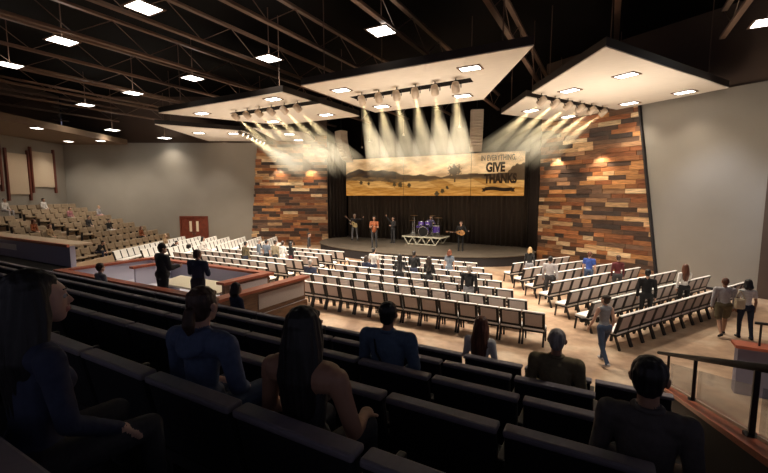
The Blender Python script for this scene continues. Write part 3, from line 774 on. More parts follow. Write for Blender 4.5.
H_ = dict(black=(.012,.010,.010), brown=(.055,.028,.018), auburn=(.12,.04,.02), grey=(.35,.32,.30), blond=(.38,.25,.13), dkbrown=(.028,.017,.013))
V = Vector
class Fig:
    def __init__(s): s.p = []
    def add(s, a, b, r1, r2=None, ax=None, k=1., tag='skin'):
        s.p.append((V(a), V(b), r1, r1 if r2 is None else r2, V(ax) if ax is not None else V((1, 0, 0)), k, tag)); return s
    def mesh(s, name, voxel, mats, order, smooth=2, seg=14, disp=None):
        vs = []; fs = []
        for a, b, r1, r2, ax, k, t in s.p:
            d = b-a
            if d.length < 1e-5: d = V((0, 0, 1)) if abs(ax.z) < .9 else V((0, 1, 0))
            d = d.normalized(); u = (ax-d*ax.dot(d))
            u = u.normalized() if u.length > 1e-3 else d.orthogonal().normalized()
            w_ = d.cross(u)
            rings = []
            for th in (-80, -55, -28, 0): rings.append((a+d*(r1*math.sin(R(th))), r1*math.cos(R(th))))
            for th in (0, 28, 55, 80): rings.append((b+d*(r2*math.sin(R(th))), r2*math.cos(R(th))))
            o = len(vs)
            for c, rr in rings:
                for i in range(seg):
                    an = 2*PI*i/seg; vs.append(tuple(c+u*(math.cos(an)*rr*k)+w_*(math.sin(an)*rr)))
            for j in range(len(rings)-1):
                for i in range(seg): fs.append((o+j*seg+i, o+j*seg+(i+1) % seg, o+(j+1)*seg+(i+1) % seg, o+(j+1)*seg+i))
            fs.append(tuple(o+i for i in range(seg))[::-1]); fs.append(tuple(o+7*seg+i for i in range(seg)))
        me = bpy.data.meshes.new('tmp'); me.from_pydata(vs, [], fs)
        ob = bpy.data.objects.new('tmp', me); TSC.collection.objects.link(ob)
        m1 = ob.modifiers.new('r', 'REMESH'); m1.mode = 'VOXEL'; m1.voxel_size = voxel; m1.use_smooth_shade = True
        m2 = ob.modifiers.new('s', 'SMOOTH'); m2.factor = .5; m2.iterations = smooth
        with bpy.context.temp_override(scene=TSC, view_layer=TSC.view_layers[0]):
            dg = bpy.context.evaluated_depsgraph_get(); dg.update()
            out = bpy.data.meshes.new_from_object(ob.evaluated_get(dg)); out.name = name
        bpy.data.objects.remove(ob); bpy.data.meshes.remove(me)
        n = len(out.vertices); co_ = np.empty(n*3, dtype=np.float32); out.vertices.foreach_get('co', co_); co_ = co_.reshape(-1, 3)
        best = np.full(n, 1e9); idx = np.zeros(n, dtype=int)
        for q, (a, b, r1, r2, ax, k, t) in enumerate(s.p):
            d = np.array(b-a); L2 = float(d@d)
            v = co_-np.array(a)
            axn = ax.copy(); 
            if L2 > 1e-9: dd = V(d).normalized(); axn = axn-dd*axn.dot(dd)
            axn = np.array(axn.normalized()) if axn.length > 1e-3 else np.array((1., 0, 0))
            v = v-np.outer(v@axn, axn)*(1-1/k)
            h = np.clip(v@d/L2, 0, 1) if L2 > 1e-9 else np.zeros(n)
            ds = np.linalg.norm(v-np.outer(h, d), axis=1)-(r1+(r2-r1)*h)
            mk = ds < best; best[mk] = ds[mk]; idx[mk] = order.index(t) if t in order else 0
        for t in order: out.materials.append(mats[t])
        lt = np.array([p_.vertices[0] for p_ in out.polygons]); out.polygons.foreach_set('material_index', idx[lt].astype(np.int32))
        if disp is not None:
            co2 = disp(co_); out.vertices.foreach_set('co', co2.astype(np.float32).ravel())
        out.polygons.foreach_set('use_smooth', np.ones(len(out.polygons), dtype=bool)); out.update()
        return out
TSC = bpy.data.scenes.new('workbench')

def person(loc, az, label, pose='stand', h=1.72, sex='m', top='grey', bottom='jeans', skin='light', hair='short', hc='brown', sleeve='long',
           arms=None, legs=None, lean=0., head=(0, 0), detail=0, group=None, shorts=False, bulk=1., collar=False, shoe='black', straps=False, hood=False, knit=None, hat=False):
    """local frame: +y forward, +x the figure's right hand side, origin between the feet (or below the seat)"""
    k = h/1.72; F = Fig(); f = sex == 'f'
    sit = pose == 'sit'
    pz = (.56 if sit else .95)
    py = -.02
    P = V((0, py, pz))
    Rl = Matrix.Rotation(-R(lean), 3, 'X')      # lean forward about the pelvis
    def T(x, y, z): return P + Rl @ V((x, y-py, z-.95))
    sh = (.165 if f else .185)*bulk; hp = .10 if f else .092
    b = bulk
    bt = 'bottom'
    # pelvis and torso
    F.add(P+V((-.05, 0, -.03)), P+V((.05, 0, -.03)), .112*b if not f else .115, ax=(1, 0, 0), tag=bt)
    F.add(T(0, 0, .98), T(0, .005, 1.10), .098*b if not f else .086, .098*b if not f else .082, k=1.38, tag='top')
    F.add(T(0, .005, 1.12), T(0, .0, 1.30), .094*b if not f else .082, .108*b if not f else .094, k=1.45, tag='top')
    F.add(T(-sh+.06, -.005, 1.385), T(sh-.06, -.005, 1.385), .066*b, ax=(0, 1, 0), tag='top')
    F.add(T(0, -.012, 1.36), T(0, 0, 1.44), .085*b, .055, k=1.35, tag='top')
    if f:
        for s_ in (-1, 1): F.add(T(.07*s_, .075, 1.255), T(.07*s_, .06, 1.28), .055, tag='top')
    else:
        F.add(T(-.07, .045, 1.29), T(.07, .045, 1.29), .062*b, ax=(0, 1, 0), tag='top')
    # hem of the shirt
    F.add(T(0, 0, .93), T(0, 0, 1.0), .116*b, .105*b, k=1.22, tag='top')
    if straps:   # bare upper back with two straps
        F.p = [q if not (q[6] == 'top' and (q[0].z+q[1].z)/2 > T(0, 0, 1.33).z) else (*q[:6], 'skin') for q in F.p]
        for s_ in (-1, 1):
            for (a_, b_) in (((.062*s_, -.108, 1.30), (.075*s_, -.078, 1.40)), ((.075*s_, -.078, 1.40), (.085*s_, -.005, 1.458))): F.add(T(*a_), T(*b_), .010, tag='top')
    # neck, head
    hy, hpz = head
    Nb = T(0, 0, 1.43); Hd = T(0, .02, 1.60)
    Q = Matrix.Rotation(-R(hy), 3, 'Z') @ Matrix.Rotation(-R(hpz), 3, 'X')
    def Hp(x, y, z): return Hd + Q @ V((x, y, z))
    F.add(Nb, Hp(0, -.012, -.05), .056 if not f else .047, .052 if not f else .045, tag='skin')
    F.add(Hp(0, -.012, .03), Hp(0, -.012, .045), .080, .078, ax=Q @ V((0, 1, 0)), k=1.18, tag='skin')
    F.add(Hp(0, .03, -.03), Hp(0, .03, .02), .062, .068, tag='skin')
    F.add(Hp(0, .052, -.072), Hp(0, .03, -.04), .036 if f else .042, .052, tag='skin')
    F.add(Hp(0, .088, .008), Hp(0, .106, -.022), .009, .013, tag='skin')
    F.add(Hp(-.014, .094, -.055), Hp(.014, .094, -.055), .010, ax=(0, 0, 1), tag='lip' if detail else 'skin')
    for s_ in (-1, 1):
        if hair not in ('long', 'bob'): F.add(Hp(.082*s_, -.012, -.012), Hp(.084*s_, -.018, .018), .014, .018, ax=Q @ V((0, 1, 0)), k=1.3, tag='skin')
        F.add(Hp(.018*s_, .088, .032), Hp(.046*s_, .078, .032), .011, tag='skin')
    # limbs
    arms = arms or {}
    for s_, nm in ((-1, 'L'), (1, 'R')):
        if nm in arms: ua, fa = arms[nm]
        elif sit: ua, fa = (.16*s_, .12, -.95), (-.5*s_, .75, -.42)
        else: ua, fa = (.16*s_, -.03, -1), (.03*s_, .22, -1)
        ua = V(ua).normalized(); fa = V(fa).normalized()
        A = T(sh*s_, -.005, 1.385); E = A+ua*.285; W = E+fa*.25
        slv = 'top' if sleeve in ('long', 'short') else 'skin'; f2 = 'top' if sleeve == 'long' else 'skin'
        ex = .008 if slv == 'top' else 0
        rr = (1. if not f else .84)*b
        F.add(A, A+ua*.06, .058*rr+ex, .056*rr+ex, tag=slv)
        if sleeve == 'short': F.add(A, A+ua*.15, .056*rr+ex, .056*rr+ex, tag='top'); F.add(A+ua*.15, E, .044*rr, .040*rr, tag='skin')
        else: F.add(A, E, .052*rr+ex, .043*rr+ex, tag=slv)
        F.add(E, E+fa*.10, .043*rr+(.006 if f2 == 'top' else 0), .042*rr+(.006 if f2 == 'top' else 0), tag=f2)
        F.add(E+fa*.08, W-fa*.01, .041*rr+(.005 if f2 == 'top' else 0), .030*rr+(.007 if f2 == 'top' else -.002), tag=f2)
        # hand: palm, four bent fingers of different lengths, thumb from the side
        side = fa.cross(V((0, 1, 0)) if abs(fa.y) < .8 else V((0, 0, 1))).normalized()
        if sit: side = V((1, 0, 0))-fa*fa.x; side.normalize()
        nrm = fa.cross(side).normalized()
        if nrm.z > 0 and sit: nrm = -nrm
        if not sit:
            inw = V((-s_, 0, 0)); inw = inw-fa*inw.dot(fa)
            if inw.length > .2: nrm = inw.normalized(); side = nrm.cross(fa).normalized()
        F.add(W, W+fa*.075, .024, .027, ax=side, k=1.45, tag='skin')
        th = side if (side.y > 0 or abs(side.y) < .1 and side.x*-s_ > 0) else -side
        for q, (off_, l1) in enumerate(((.027, .036), (.009, .042), (-.010, .039), (-.028, .030))):
            b0 = W+fa*.082+th*off_; b1 = b0+(fa*.85+nrm*.35).normalized()*l1; b2 = b1+(fa*.4+nrm*.85).normalized()*l1*.8
            rf = .0095 if detail else .011
            F.add(b0-fa*.02, b1, rf, rf*.95, tag='skin'); F.add(b1, b2, rf*.95, rf*.8, tag='skin')
        t0 = W+fa*.022+th*.03; t1 = t0+(th*.7+fa*.7+nrm*.2).normalized()*.04; t2 = t1+(fa*.85+th*.2+nrm*.3).normalized()*.03
        F.add(t0, t1, .013, .012, tag='skin'); F.add(t1, t2, .012, .010, tag='skin')
    for s_, nm in ((-1, 'L'), (1, 'R')):
        Hh = P+V((hp*s_, 0, -.03))
        if legs and nm in legs: tv, sv = legs[nm]
        elif sit: tv, sv = (.12*s_, 1, -.04), (0, .05, -1)
        else: tv, sv = (.05*s_, .0, -1), (.0, -.02, -1)
        tv = V(tv).normalized(); sv = V(sv).normalized()
        K = Hh+tv*.43; Ak = K+sv*(.42 if not sit else .42)
        lt_ = 'skin' if shorts else bt
        F.add(Hh, K, .090*b if not f else .092, .060*b, tag=bt)
        if shorts: F.add(Hh+V((.03*s_, 0, 0)), Hh+tv*.34+V((.03*s_, 0, 0)), .088*b, .078*b, tag=bt)
        F.add(K, K+sv*.17, .058*b, .056*b, tag=lt_)
        F.add(K+sv*.15, Ak, .056*b, .042*b if not shorts else .036, tag=lt_)
        if not shorts: F.add(Ak-sv*.07, Ak+sv*.015, .047, .052, tag=bt)
        fy = V((tv.x*.3*s_*s_, 1, 0)); fy = V((sv.x*.0+.12*s_, 1, -.0 if sv.y > -.3 else -.5)).normalized()
        F.add(Ak+sv*.045-fy*.03, Ak+sv*.05+fy*.07, .042, .036, ax=(1, 0, 0), k=1.05, tag='shoe')
        F.add(Ak+sv*.055+fy*.07, Ak+sv*.058+fy*.15, .036, .028, ax=(1, 0, 0), k=1.25, tag='shoe')
    voxel = (.0085 if detail == 2 else .012 if detail == 1 else .017)
    sc = 1/k
    mats = dict(skin=SK[skin], top=cloth(top, C_[top]), bottom=cloth(bottom, C_[bottom]), shoe=cloth(shoe+'_shoe', C_[shoe]), lip=SK_LIP)
    root = empty('person', loc, az); root.scale = (k, k, k)
    me = F.mesh('body', voxel, mats, ['skin', 'top', 'bottom', 'shoe', 'lip'], smooth=2)
    body = bpy.data.objects.new('body', me); COL.objects.link(body); body.parent = root
    # eyes and brows
    if detail:
        for s_ in (-1, 1):
            e = Fig().add(Hp(.031*s_, .080, .008), Hp(.031*s_, .081, .008), .013, tag='w').add(Hp(.031*s_, .090, .008), Hp(.031*s_, .091, .008), .006, tag='i')
            eo = bpy.data.objects.new('eye', e.mesh('eye', .003, dict(w=cloth('eye_white', (.5, .48, .46), 0), i=cloth('eye_iris', (.02, .012, .01), 0)), ['w', 'i'], 1)); COL.objects.link(eo); eo.parent = root
            br = MB(); br.bar(Hp(.016*s_, .099, .036), Hp(.05*s_, .083, .038), .006, .005).build('eyebrow', hairm(hc, H_[hc]), root)
    # hair
    if hair != 'bald' or hat:
        G = Fig()
        up = .014 if hair != 'buzz' else .006
        if hair != 'bald':
            g = Q @ V((0, 1, 0))
            G.add(Hp(0, -.026, .038), Hp(0, -.026, .058), .084+up*.3, .080+up*.6, ax=g, k=1.14, tag='h')
            G.add(Hp(0, -.050, -.02), Hp(0, -.045, .02), .066, .076, k=1.1, tag='h')
            if hair in ('short', 'long', 'pony', 'bob', 'curly'): G.add(Hp(-.03, .050, .084), Hp(.035, .048, .086), .020, tag='h')
            for s_ in (-1, 1): G.add(Hp(.068*s_, .01, .03), Hp(.074*s_, -.02, .0), .016, tag='h')
        if hair in ('long', 'bob'):
            zb = -.16 if hair == 'bob' else -.46
            rnd = random.Random(len(label))
            N = 13
            for i in range(N):
                t = i/(N-1); an = R(-205+230*t+0)    # sweep behind the head from ear to ear
                cx = .082*math.cos(an); cy = -.03+.088*math.sin(an)
                back = max(0, -math.sin(an))
                topp = Hp(cx*.8, cy*.8, .06); mid = Hp(cx*1.05, cy*1.02, -.05)
                # below the neck the hair hangs straight down in body space
                end = Hp(0, 0, -.05)+V((cx*1.05, -.05-.07*back, zb+.10+rnd.uniform(-.03, .02)*1.0-.04*back))
                bmid = mid+(end-mid)*.45; bmid.z = mid.z+(end.z-mid.z)*.45; bmid += V((cx*.18, -.012, 0))
                r0 = .026
                G.add(topp, mid, r0, r0, tag='h'); G.add(mid, bmid, r0, r0*1.05, tag='h'); G.add(bmid, end, r0*1.05, r0*.45, tag='h')
        if hair == 'pony':
            G.add(Hp(0, -.115, .0), Hp(0, -.135, -.0), .030, .032, tag='h')
            G.add(Hp(0, -.135, .0), Hp(0, -.145, -.08), .034, .040, tag='h'); G.add(Hp(0, -.145, -.08), Hp(0, -.125, -.17), .040, .014, tag='h')
        if hair == 'bun': G.add(Hp(0, -.10, .085), Hp(0, -.11, .09), .042, tag='h')
        if hair == 'curly':
            rnd = random.Random(5)
            for i in range(46):
                u_ = rnd.uniform(0, 2*PI); z_ = rnd.uniform(-.3, 1); q_ = math.sqrt(max(0, 1-z_*z_))
                if math.sin(u_)*q_ > .55 and z_ < .6: continue
                c = Hp(.088*math.cos(u_)*q_, -.022+.1*math.sin(u_)*q_, .045+.088*z_); G.add(c, c+V((0, 0, .004)), .022, tag='h')
        if G.p:
            def wob(c):
                a = np.sin(c[:, 0]*190+c[:, 2]*9)*.0022+np.sin(c[:, 1]*170+2*c[:, 0])*.0018
                cc = np.array(Hd); d = c-cc; n_ = np.linalg.norm(d[:, :2], axis=1, keepdims=True)+1e-6
                c2 = c.copy(); c2[:, :2] += d[:, :2]/n_*a[:, None]; return c2
            gm = G.mesh('hair', .0065 if detail == 2 else .010 if detail else .015, dict(h=hairm(hc, H_[hc])), ['h'], 1, disp=wob if detail else None)
            go = bpy.data.objects.new('hair', gm); COL.objects.link(go); go.parent = root
        if hat:
            Hh_ = Fig().add(Hp(0, -.015, .055), Hp(0, -.015, .085), .098, .090, ax=Q @ V((0, 1, 0)), k=1.12, tag='c').add(Hp(0, .08, .052), Hp(0, .135, .045), .012, .010, ax=Q @ V((1, 0, 0)), k=5.5, tag='c')
            ho = bpy.data.objects.new('cap', Hh_.mesh('cap', .011, dict(c=cloth('cap_black', (.012, .012, .014))), ['c'], 2)); COL.objects.link(ho); ho.parent = root
    if hood:
        G = Fig()
        for i in range(9):
            an = R(200+140*i/8); G.add(T(.10*math.cos(an), -.01+.09*math.sin(an), 1.455-.03*math.sin(PI*i/8)), T(.115*math.cos(an), -.015+.11*math.sin(an), 1.40-.07*math.sin(PI*i/8)), .036, .034, tag='h')
        ho = bpy.data.objects.new('hood', G.mesh('hood', .010, dict(h=cloth(top, C_[top])), ['h'], 2)); COL.objects.link(ho); ho.parent = root
    if collar:
        G = Fig()
        for i in range(12):
            an = R(30*i); an2 = R(30*(i+1)); G.add(T(.070*math.cos(an), -.005+.062*math.sin(an), 1.452), T(.070*math.cos(an2), -.005+.062*math.sin(an2), 1.452), .017, tag='h')
        ho = bpy.data.objects.new('collar', G.mesh('collar', .008, dict(h=cloth(top, C_[top])), ['h'], 1)); COL.objects.link(ho); ho.parent = root
    tag(root, label, 'person', group)
    return root, T, Hp
SK_LIP = skin_mat('lips', (.36, .13, .11))

CROSS = {'L': ((-.2, .15, -1), (.75, .85, .35)), 'R': ((.2, .15, -1), (-.75, .85, .30))}
FRONT = {'L': ((-.15, .2, -1), (.35, .9, .2)), 'R': ((.15, .2, -1), (-.35, .9, .2))}
RAISE = {'L': ((-.5, .5, .6), (-.1, .2, 1)), 'R': ((.5, .5, .6), (.1, .2, 1))}
WALKL = {'L': ((-.03, .42, -1), (0, .1, -1)), 'R': ((.03, -.25, -1), (0, -.75, -1))}
WALKR = {'R': ((.03, .40, -1), (0, .08, -1)), 'L': ((-.03, -.2, -1), (0, -.7, -1))}
G1 = 'people standing among the chairs'
# ---- foreground, seated on the black seats (loc z = tier floor)
def seatloc(x, k, dy=.30): return (x, rowY(k)+dy, rowFloor(k)+.03)
person((-2.08, .66, 2.50), 0, 'person with long dark hair in profile, dark jacket, hands on knee, at left edge', 'sit', 1.72, 'f', 'navy', 'charcoal', 'light', 'long', 'black', head=(17, -4), detail=2, lean=4,
       arms={'L': ((-.08, .0, -1), (.3, .6, -.8)), 'R': ((.10, .12, -1), (-.15, .85, -.55))})
person(seatloc(-2.36, 0), -6, 'person in a blue hoodie with a low brown ponytail, seated on a near row', 'sit', 1.79, 'f', 'hoodie', 'jeans', 'light', 'pony', 'brown', detail=2, hood=True, bulk=1.32, head=(-8, 0), lean=3)
person(seatloc(-1.42, 0, .27), -4, 'person with long black hair and bare shoulders in a thin-strapped top', 'sit', 1.80, 'f', 'charcoal', 'charcoal', 'tan', 'long', 'black', sleeve='none', detail=2, straps=True, head=(0, 0), bulk=1.25,
       arms={'L': ((-.25, .15, -1), (.25, .9, -.2)), 'R': ((.28, .12, -1), (-.25, .9, -.2))})
person(seatloc(-1.95, 2), -8, 'person in a blue denim jacket with a dark strap across the back', 'sit', 1.84, 'm', 'chambray', 'jeans', 'tan', 'short', 'black', detail=1, collar=True, bulk=1.2, head=(0, 0))
person(seatloc(-1.50, 4), 0, 'person with long auburn hair and white top on the lowest row', 'sit', 1.76, 'f', 'white', 'jeans', 'light', 'long', 'auburn', detail=1, head=(-25, 0))
person(seatloc(-.41, 3), 0, 'balding grey-haired person in an olive jacket with turned-up collar', 'sit', 1.78, 'm', 'moss', 'khaki', 'tan', 'buzz', 'grey', detail=1, collar=True, bulk=1.1)
person(seatloc(.25, 1, .30), 4, 'person with short black hair in a dark shirt, large at lower right', 'sit', 1.76, 'm', 'umber', 'charcoal', 'tan', 'short', 'black', detail=2, bulk=1.0, collar=True, head=(6, 0))
person(seatloc(-11.75, 4), 0, 'child with short brown hair in grey shirt before the booth rail', 'sit', 1.62, 'm', 'grey', 'jeans', 'light', 'curly', 'brown', detail=0)
person(seatloc(-6.5, 4), 10, 'small dark-haired person in dark blue top behind the ramp rail', 'sit', 1.68, 'f', 'navy', 'jeans', 'light', 'bob', 'dkbrown', detail=0, head=(20, 0))
# ---- booth operators
person((-10.52, 6.42, ZB), 12, 'person in black coat and black cap standing inside the booth', h=1.74, top='charcoal', bottom='black', hair='short', hc='brown', hat=True, arms={'L': ((-.4, .15, -1), (.45, .9, .1)), 'R': ((.4, .15, -1), (-.2, .95, .1))}, detail=1, bulk=1.5, collar=True)
person((-9.0, 6.40, ZB), -10, 'person in navy sweater with arms crossed standing in the booth', h=1.70, top='navy', bottom='charcoal', skin='tan', hc='brown', arms=CROSS, detail=1, bulk=1.28)
# ---- standing among the chairs
def st(x, y, az, label, free=False, **kw):
    # stand in the gap between two rows
    if not free and x < -2.8 and y < 18.3: y = 11.3+1.17*max(0, round((y-.88-11.3)/1.17))+.88
    elif not free and x >= -2.8:
        n_ = V((-c30, s30)); d_ = V((s30, c30)); o_ = V((.45, 12.02)); q_ = V((x, y))-o_
        pp = q_.dot(n_); pp = 1.194*round((pp-.88)/1.194)+.88; w_ = o_+n_*pp+d_*q_.dot(d_); x, y = w_.x, w_.y
    return person((x, y, 0), az, label, group=G1, **kw)
st(-16.45, 14.05, 0, 'person in an olive-brown shirt standing left, behind the booth', top='olive', bottom='dkjeans', hc='black')
st(-16.75, 16.1, 30, 'person in pale blue top standing alone left of the group of four', top='steel', bottom='ltgrey', hc='grey')
st(-16.15, 16.1, 0, 'person in light blue shirt, leftmost of the group of four', top='steel', bottom='black', sleeve='short', hc='black', bulk=1.1)
st(-15.50, 16.1, 0, 'person in grey shirt, second of the group of four', top='khaki', bottom='charcoal', hc='dkbrown')
st(-14.95, 16.1, 0, 'person all in white, third of the group of four', top='white', bottom='white', sex='f', hc='brown')
st(-14.38, 16.1, 20, 'person in black jacket and maroon skirt, rightmost of the group of four', top='black', bottom='maroon', sex='f', hair='bob', hc='black')
st(-16.7, 19.9, 60, 'person in long dark coat beside the left plank wall', top='charcoal', bottom='charcoal', hc='black')
st(-9.35, 16.0, 0, 'person in white t-shirt standing in the second row from the stage', top='white', bottom='navy', sleeve='short', hc='black')
st(-7.4, 14.1, -10, 'person with arms folded in dark patterned jacket, left of the two dark figures', top='charcoal', bottom='black', sex='f', hair='bob', hc='black', arms=CROSS)
st(-7.3, 15.2, 0, 'person in black jacket with raised elbows in the middle block', top='black', bottom='navy', hc='black', arms=FRONT, bulk=1.1)
st(-6.1, 14.1, 0, 'person in black with long dark hair, right of the black jacket', top='black', bottom='black', sex='f', hair='long', hc='dkbrown', arms=FRONT)
st(-6.1, 16.4, 0, 'person in grey-blue dress with reddish hair near the stage', top='steel', bottom='steel', sex='f', sleeve='short', hair='bob', hc='auburn')
st(-4.1, 12.85, 0, 'greying person in black sweater and grey trousers in the second row', top='black', bottom='grey', hc='grey', bulk=1.12, skin='light', detail=1)
st(-3.1, 19.45, 0, 'fair-haired person in black coat at the aisle near the stage', top='black', bottom='grey', hc='blond', sex='f', hair='bob')
st(-1.7, 16.75, 5, 'person in pale grey sweater standing in the right angled block', top='ltgrey', bottom='charcoal', skin='tan', hc='black', bulk=1.12)
st(-.32, 18.95, 10, 'person in bright blue shirt and jeans before the right plank wall', top='blue', bottom='jeans', sleeve='short', hc='auburn')
st(.1, 18.75, -15, 'person in dark maroon beside the bright blue shirt', top='maroon', bottom='charcoal', hc='brown', sex='f')
st(.82, 15.3, 0, 'person in long black coat standing in the right angled block', top='black', bottom='black', hc='black', h=1.78)
st(2.58, 17.2, -20, 'person with long auburn hair, white blouse and black skirt', top='white', bottom='black', sex='f', hair='long', hc='auburn', skin='light', arms={'R': ((.2, .4, -.6), (-.3, .5, 1))})
st(.05, 10.95, -35, 'person walking in blue tank top and rolled jeans, carrying a camera', free=True, top='grey', bottom='jeans', sex='f', sleeve='none', hair='bun', hc='dkbrown', legs=WALKR, detail=1, head=(-15, -5),
   arms={'L': ((-.35, .1, -1), (-.15, .45, -.9)), 'R': ((.12, -.25, -1), (.0, .35, -1))}, shoe='ltgrey')
st(3.10, 14.95, -5, 'person with shaved head, grey shirt and olive shorts walking away', free=True, top='ltgrey', bottom='olive', shorts=True, sleeve='long', hair='buzz', hc='auburn', legs=WALKR, detail=1, bulk=1.1, skin='tan')
st(3.62, 15.0, -8, 'dark-haired person in white top and flared jeans walking away', free=True, top='white', bottom='dkjeans', sex='f', sleeve='short', hair='bob', hc='black', legs={'L': ((-.03, .12, -1), (0, -.05, -1)), 'R': ((.03, -.08, -1), (0, -.3, -1))}, detail=1, skin='tan')
# ---- seated among the chairs
def sc(x, y, az, label, z=0., **kw):
    cx_, cy_, ca = min(CH, key=lambda c: (c[0]-x)**2+(c[1]-y)**2); f_ = .30
    return person((cx_+math.sin(R(ca))*f_, cy_+math.cos(R(ca))*f_, .04), ca, label, 'sit', **kw)
sc(-11.35, 12.75, 0, 'grey-haired person in dark navy coat seated behind the front of the booth rail', top='navy', bottom='charcoal', hc='grey', h=1.85, bulk=1.2)
sc(-9.5, 14.85, 0, 'person in dark blue seated at left of the middle block', top='navy', bottom='charcoal', hc='dkbrown', hair='bob', sex='f', h=1.8)
sc(-23.1, 15.9, 60, 'person in white top with black bag seated in the far left block', top='white', bottom='ltgrey', hc='black', sex='f', hair='bob', h=1.85)
sc(-24.9, 15.6, 60, 'person dressed in black leaning forward in the far left block', top='black', bottom='black', hc='black', lean=45, h=1.75)
sc(-26.75, 16.5, 60, 'blond person in tan top on the far left block', top='tan', bottom='ltgrey', hc='blond', sex='f', hair='long', h=1.8)
# ---- left stand
LS = [(8, 8, 'person in white at the top left of the left stand', 'white', 'ltgrey', 'grey', 1.75), (38, 8, 'person in white t-shirt seated on the top row of the left stand', 'white', 'white', 'brown', 1.72),
      (66, 6, 'person in pink top high in the left stand', 'pink', 'ltgrey', 'dkbrown', 1.65), (27, 4, 'person with long auburn hair in a rust top, left stand', 'rust', 'brown', 'auburn', 1.7),
      (50, 3, 'person with auburn hair in tan, above the grey low wall', 'tan', 'khaki', 'auburn', 1.7), (87, 4, 'person in dark top in the middle of the left stand', 'charcoal', 'black', 'black', 1.7),
      (109, 3, 'person in black and white on the right half of the left stand', 'black', 'white', 'dkbrown', 1.7), (94, 6, 'person in pale pink near the back wall of the left stand', 'ltgrey', 'pink', 'blond', 1.7),
      (138, 1, 'person with red hair at the low right corner of the left stand', 'rust', 'black', 'auburn', 1.7), (92, 0, 'person in black leaning forward on the bottom row, left stand', 'black', 'navy', 'black', 1.75)]
for px, k, lb, tp, bt_, hc_, hh in LS:
    a = A0-.93*k-.62+.30
    # walk along the row to the seat that lies in this direction
    best = min((abs((ll(a, .55+.76*i).dot(cam_r)/ll(a, .55+.76*i).dot(cam_dir))-(px-384)/402), i) for i in range(22))[1]
    p_ = ll(a, .55+.76*best)
    person((p_.x, p_.y, .15+.3*k+.03), 60, lb, 'sit', hh, 'f' if hc_ in ('auburn', 'blond') else 'm', tp, bt_, 'light', 'long' if hc_ == 'auburn' else 'short', hc_, lean=35 if k == 0 else 3, group='people seated in the left stand')
# ---- the band
DK = .6
g1 = person((-17.35, 26.2, DK), 155, 'guitarist in dark shirt raising the guitar neck, left end of the stage', h=2.05, top='charcoal', bottom='grey', hair='short', hc='grey', arms={'R': ((.45, -.1, -.7), (-.3, .8, -.2)), 'L': ((-.8, .3, -.1), (-.5, .5, .6))}, legs={'L': ((-.14, 0, -1), (-.05, 0, -1)), 'R': ((.14, .05, -1), (.05, -.1, -1))}, detail=1)
person((-13.78, 23.2, DK), 160, 'singer in rust orange shirt holding a microphone at centre stage', h=2.12, top='rust', bottom='charcoal', skin='tan', hair='short', hc='black', arms=FRONT, sleeve='short', detail=1)
person((-13.85, 26.0, DK), 200, 'person in dark jacket raising one arm beside the drum riser', h=1.95, top='charcoal', bottom='charcoal', skin='light', hair='short', hc='dkbrown', arms={'R': ((.9, .1, .45), (.5, .2, .9)), 'L': ((-.3, .4, -.8), (.4, .8, .1))}, lean=-6, head=(20, -20), detail=1)
person((-8.1, 24.4, DK), 170, 'guitarist in black jacket with an acoustic guitar, right part of the stage', h=1.90, top='black', bottom='black', skin='light', hair='short', hc='brown', arms={'R': ((.35, -.05, -.9), (-.5, .8, .05)), 'L': ((-.45, .3, -.8), (-.55, .8, .15))}, detail=1)

def guitar(loc, az, tilt, label, c, scale=1.):
    r = empty('guitar', loc, az); tag(r, label, 'guitar', None); r.rotation_euler = (0, tilt, -R(az)); r.scale = (scale,)*3
    n = 36; pts_ = []
    for i in range(n):
        t = 2*PI*i/n; rr = .19+.0*t; x = math.cos(t); rad = .17*(1+.22*math.cos(2*t)) if True else 0
        pts_.append((x*rad*1.25-.02, math.sin(t)*(.175 if x < 0 else .135)*(1-.18*math.exp(-((x-.05)/.25)**2))))
    vs = [(x, -.045, y) for x, y in pts_]+[(x, .045, y) for x, y in pts_]
    body = MB().add(vs, [tuple(range(n)), tuple(range(n, 2*n))[::-1]]+[(i, i+n, (i+1) % n+n, (i+1) % n) for i in range(n)]).build('guitar_body', mat('guitar_'+label[:5], c, .3), r)
    MB().box(.15, .68, .03, .06, -.022, .022).build('neck', M['oak'], r)
    MB().box(.68, .82, .025, .05, -.038, .038).build('headstock', M['oak'], r)
    MB().cyl((.05, .046, 0), (.05, .05, 0), .045, n=16).build('sound_hole', M['black'], r)
    sb = MB()
    for q in range(6): sb.box(-.1, .7, .062, .063, -.018+.007*q, -.0165+.007*q)
    sb.build('strings', M['chrome'], r)
    return r
guitar((-17.23, 25.95, DK+1.28), 155, -.75, 'cream electric guitar with its neck raised at left of the stage', (.62, .48, .22), 1.15)
guitar((-8.05, 24.13, DK+1.20), 170, -.05, 'honey-coloured acoustic guitar held at right of the stage', (.50, .25, .09), 1.1)
mc = empty('microphone', (-13.70, 22.83, DK+1.42)); tag(mc, 'black handheld microphone held by the singer', 'microphone')
MB().cyl((0, 0, -.09), (0, 0, .06), .014, .02).build('handle', M['black'], mc); MB().cyl((0, 0, .06), (0, 0, .11), .03, .022).build('grille', M['chrome'], mc)

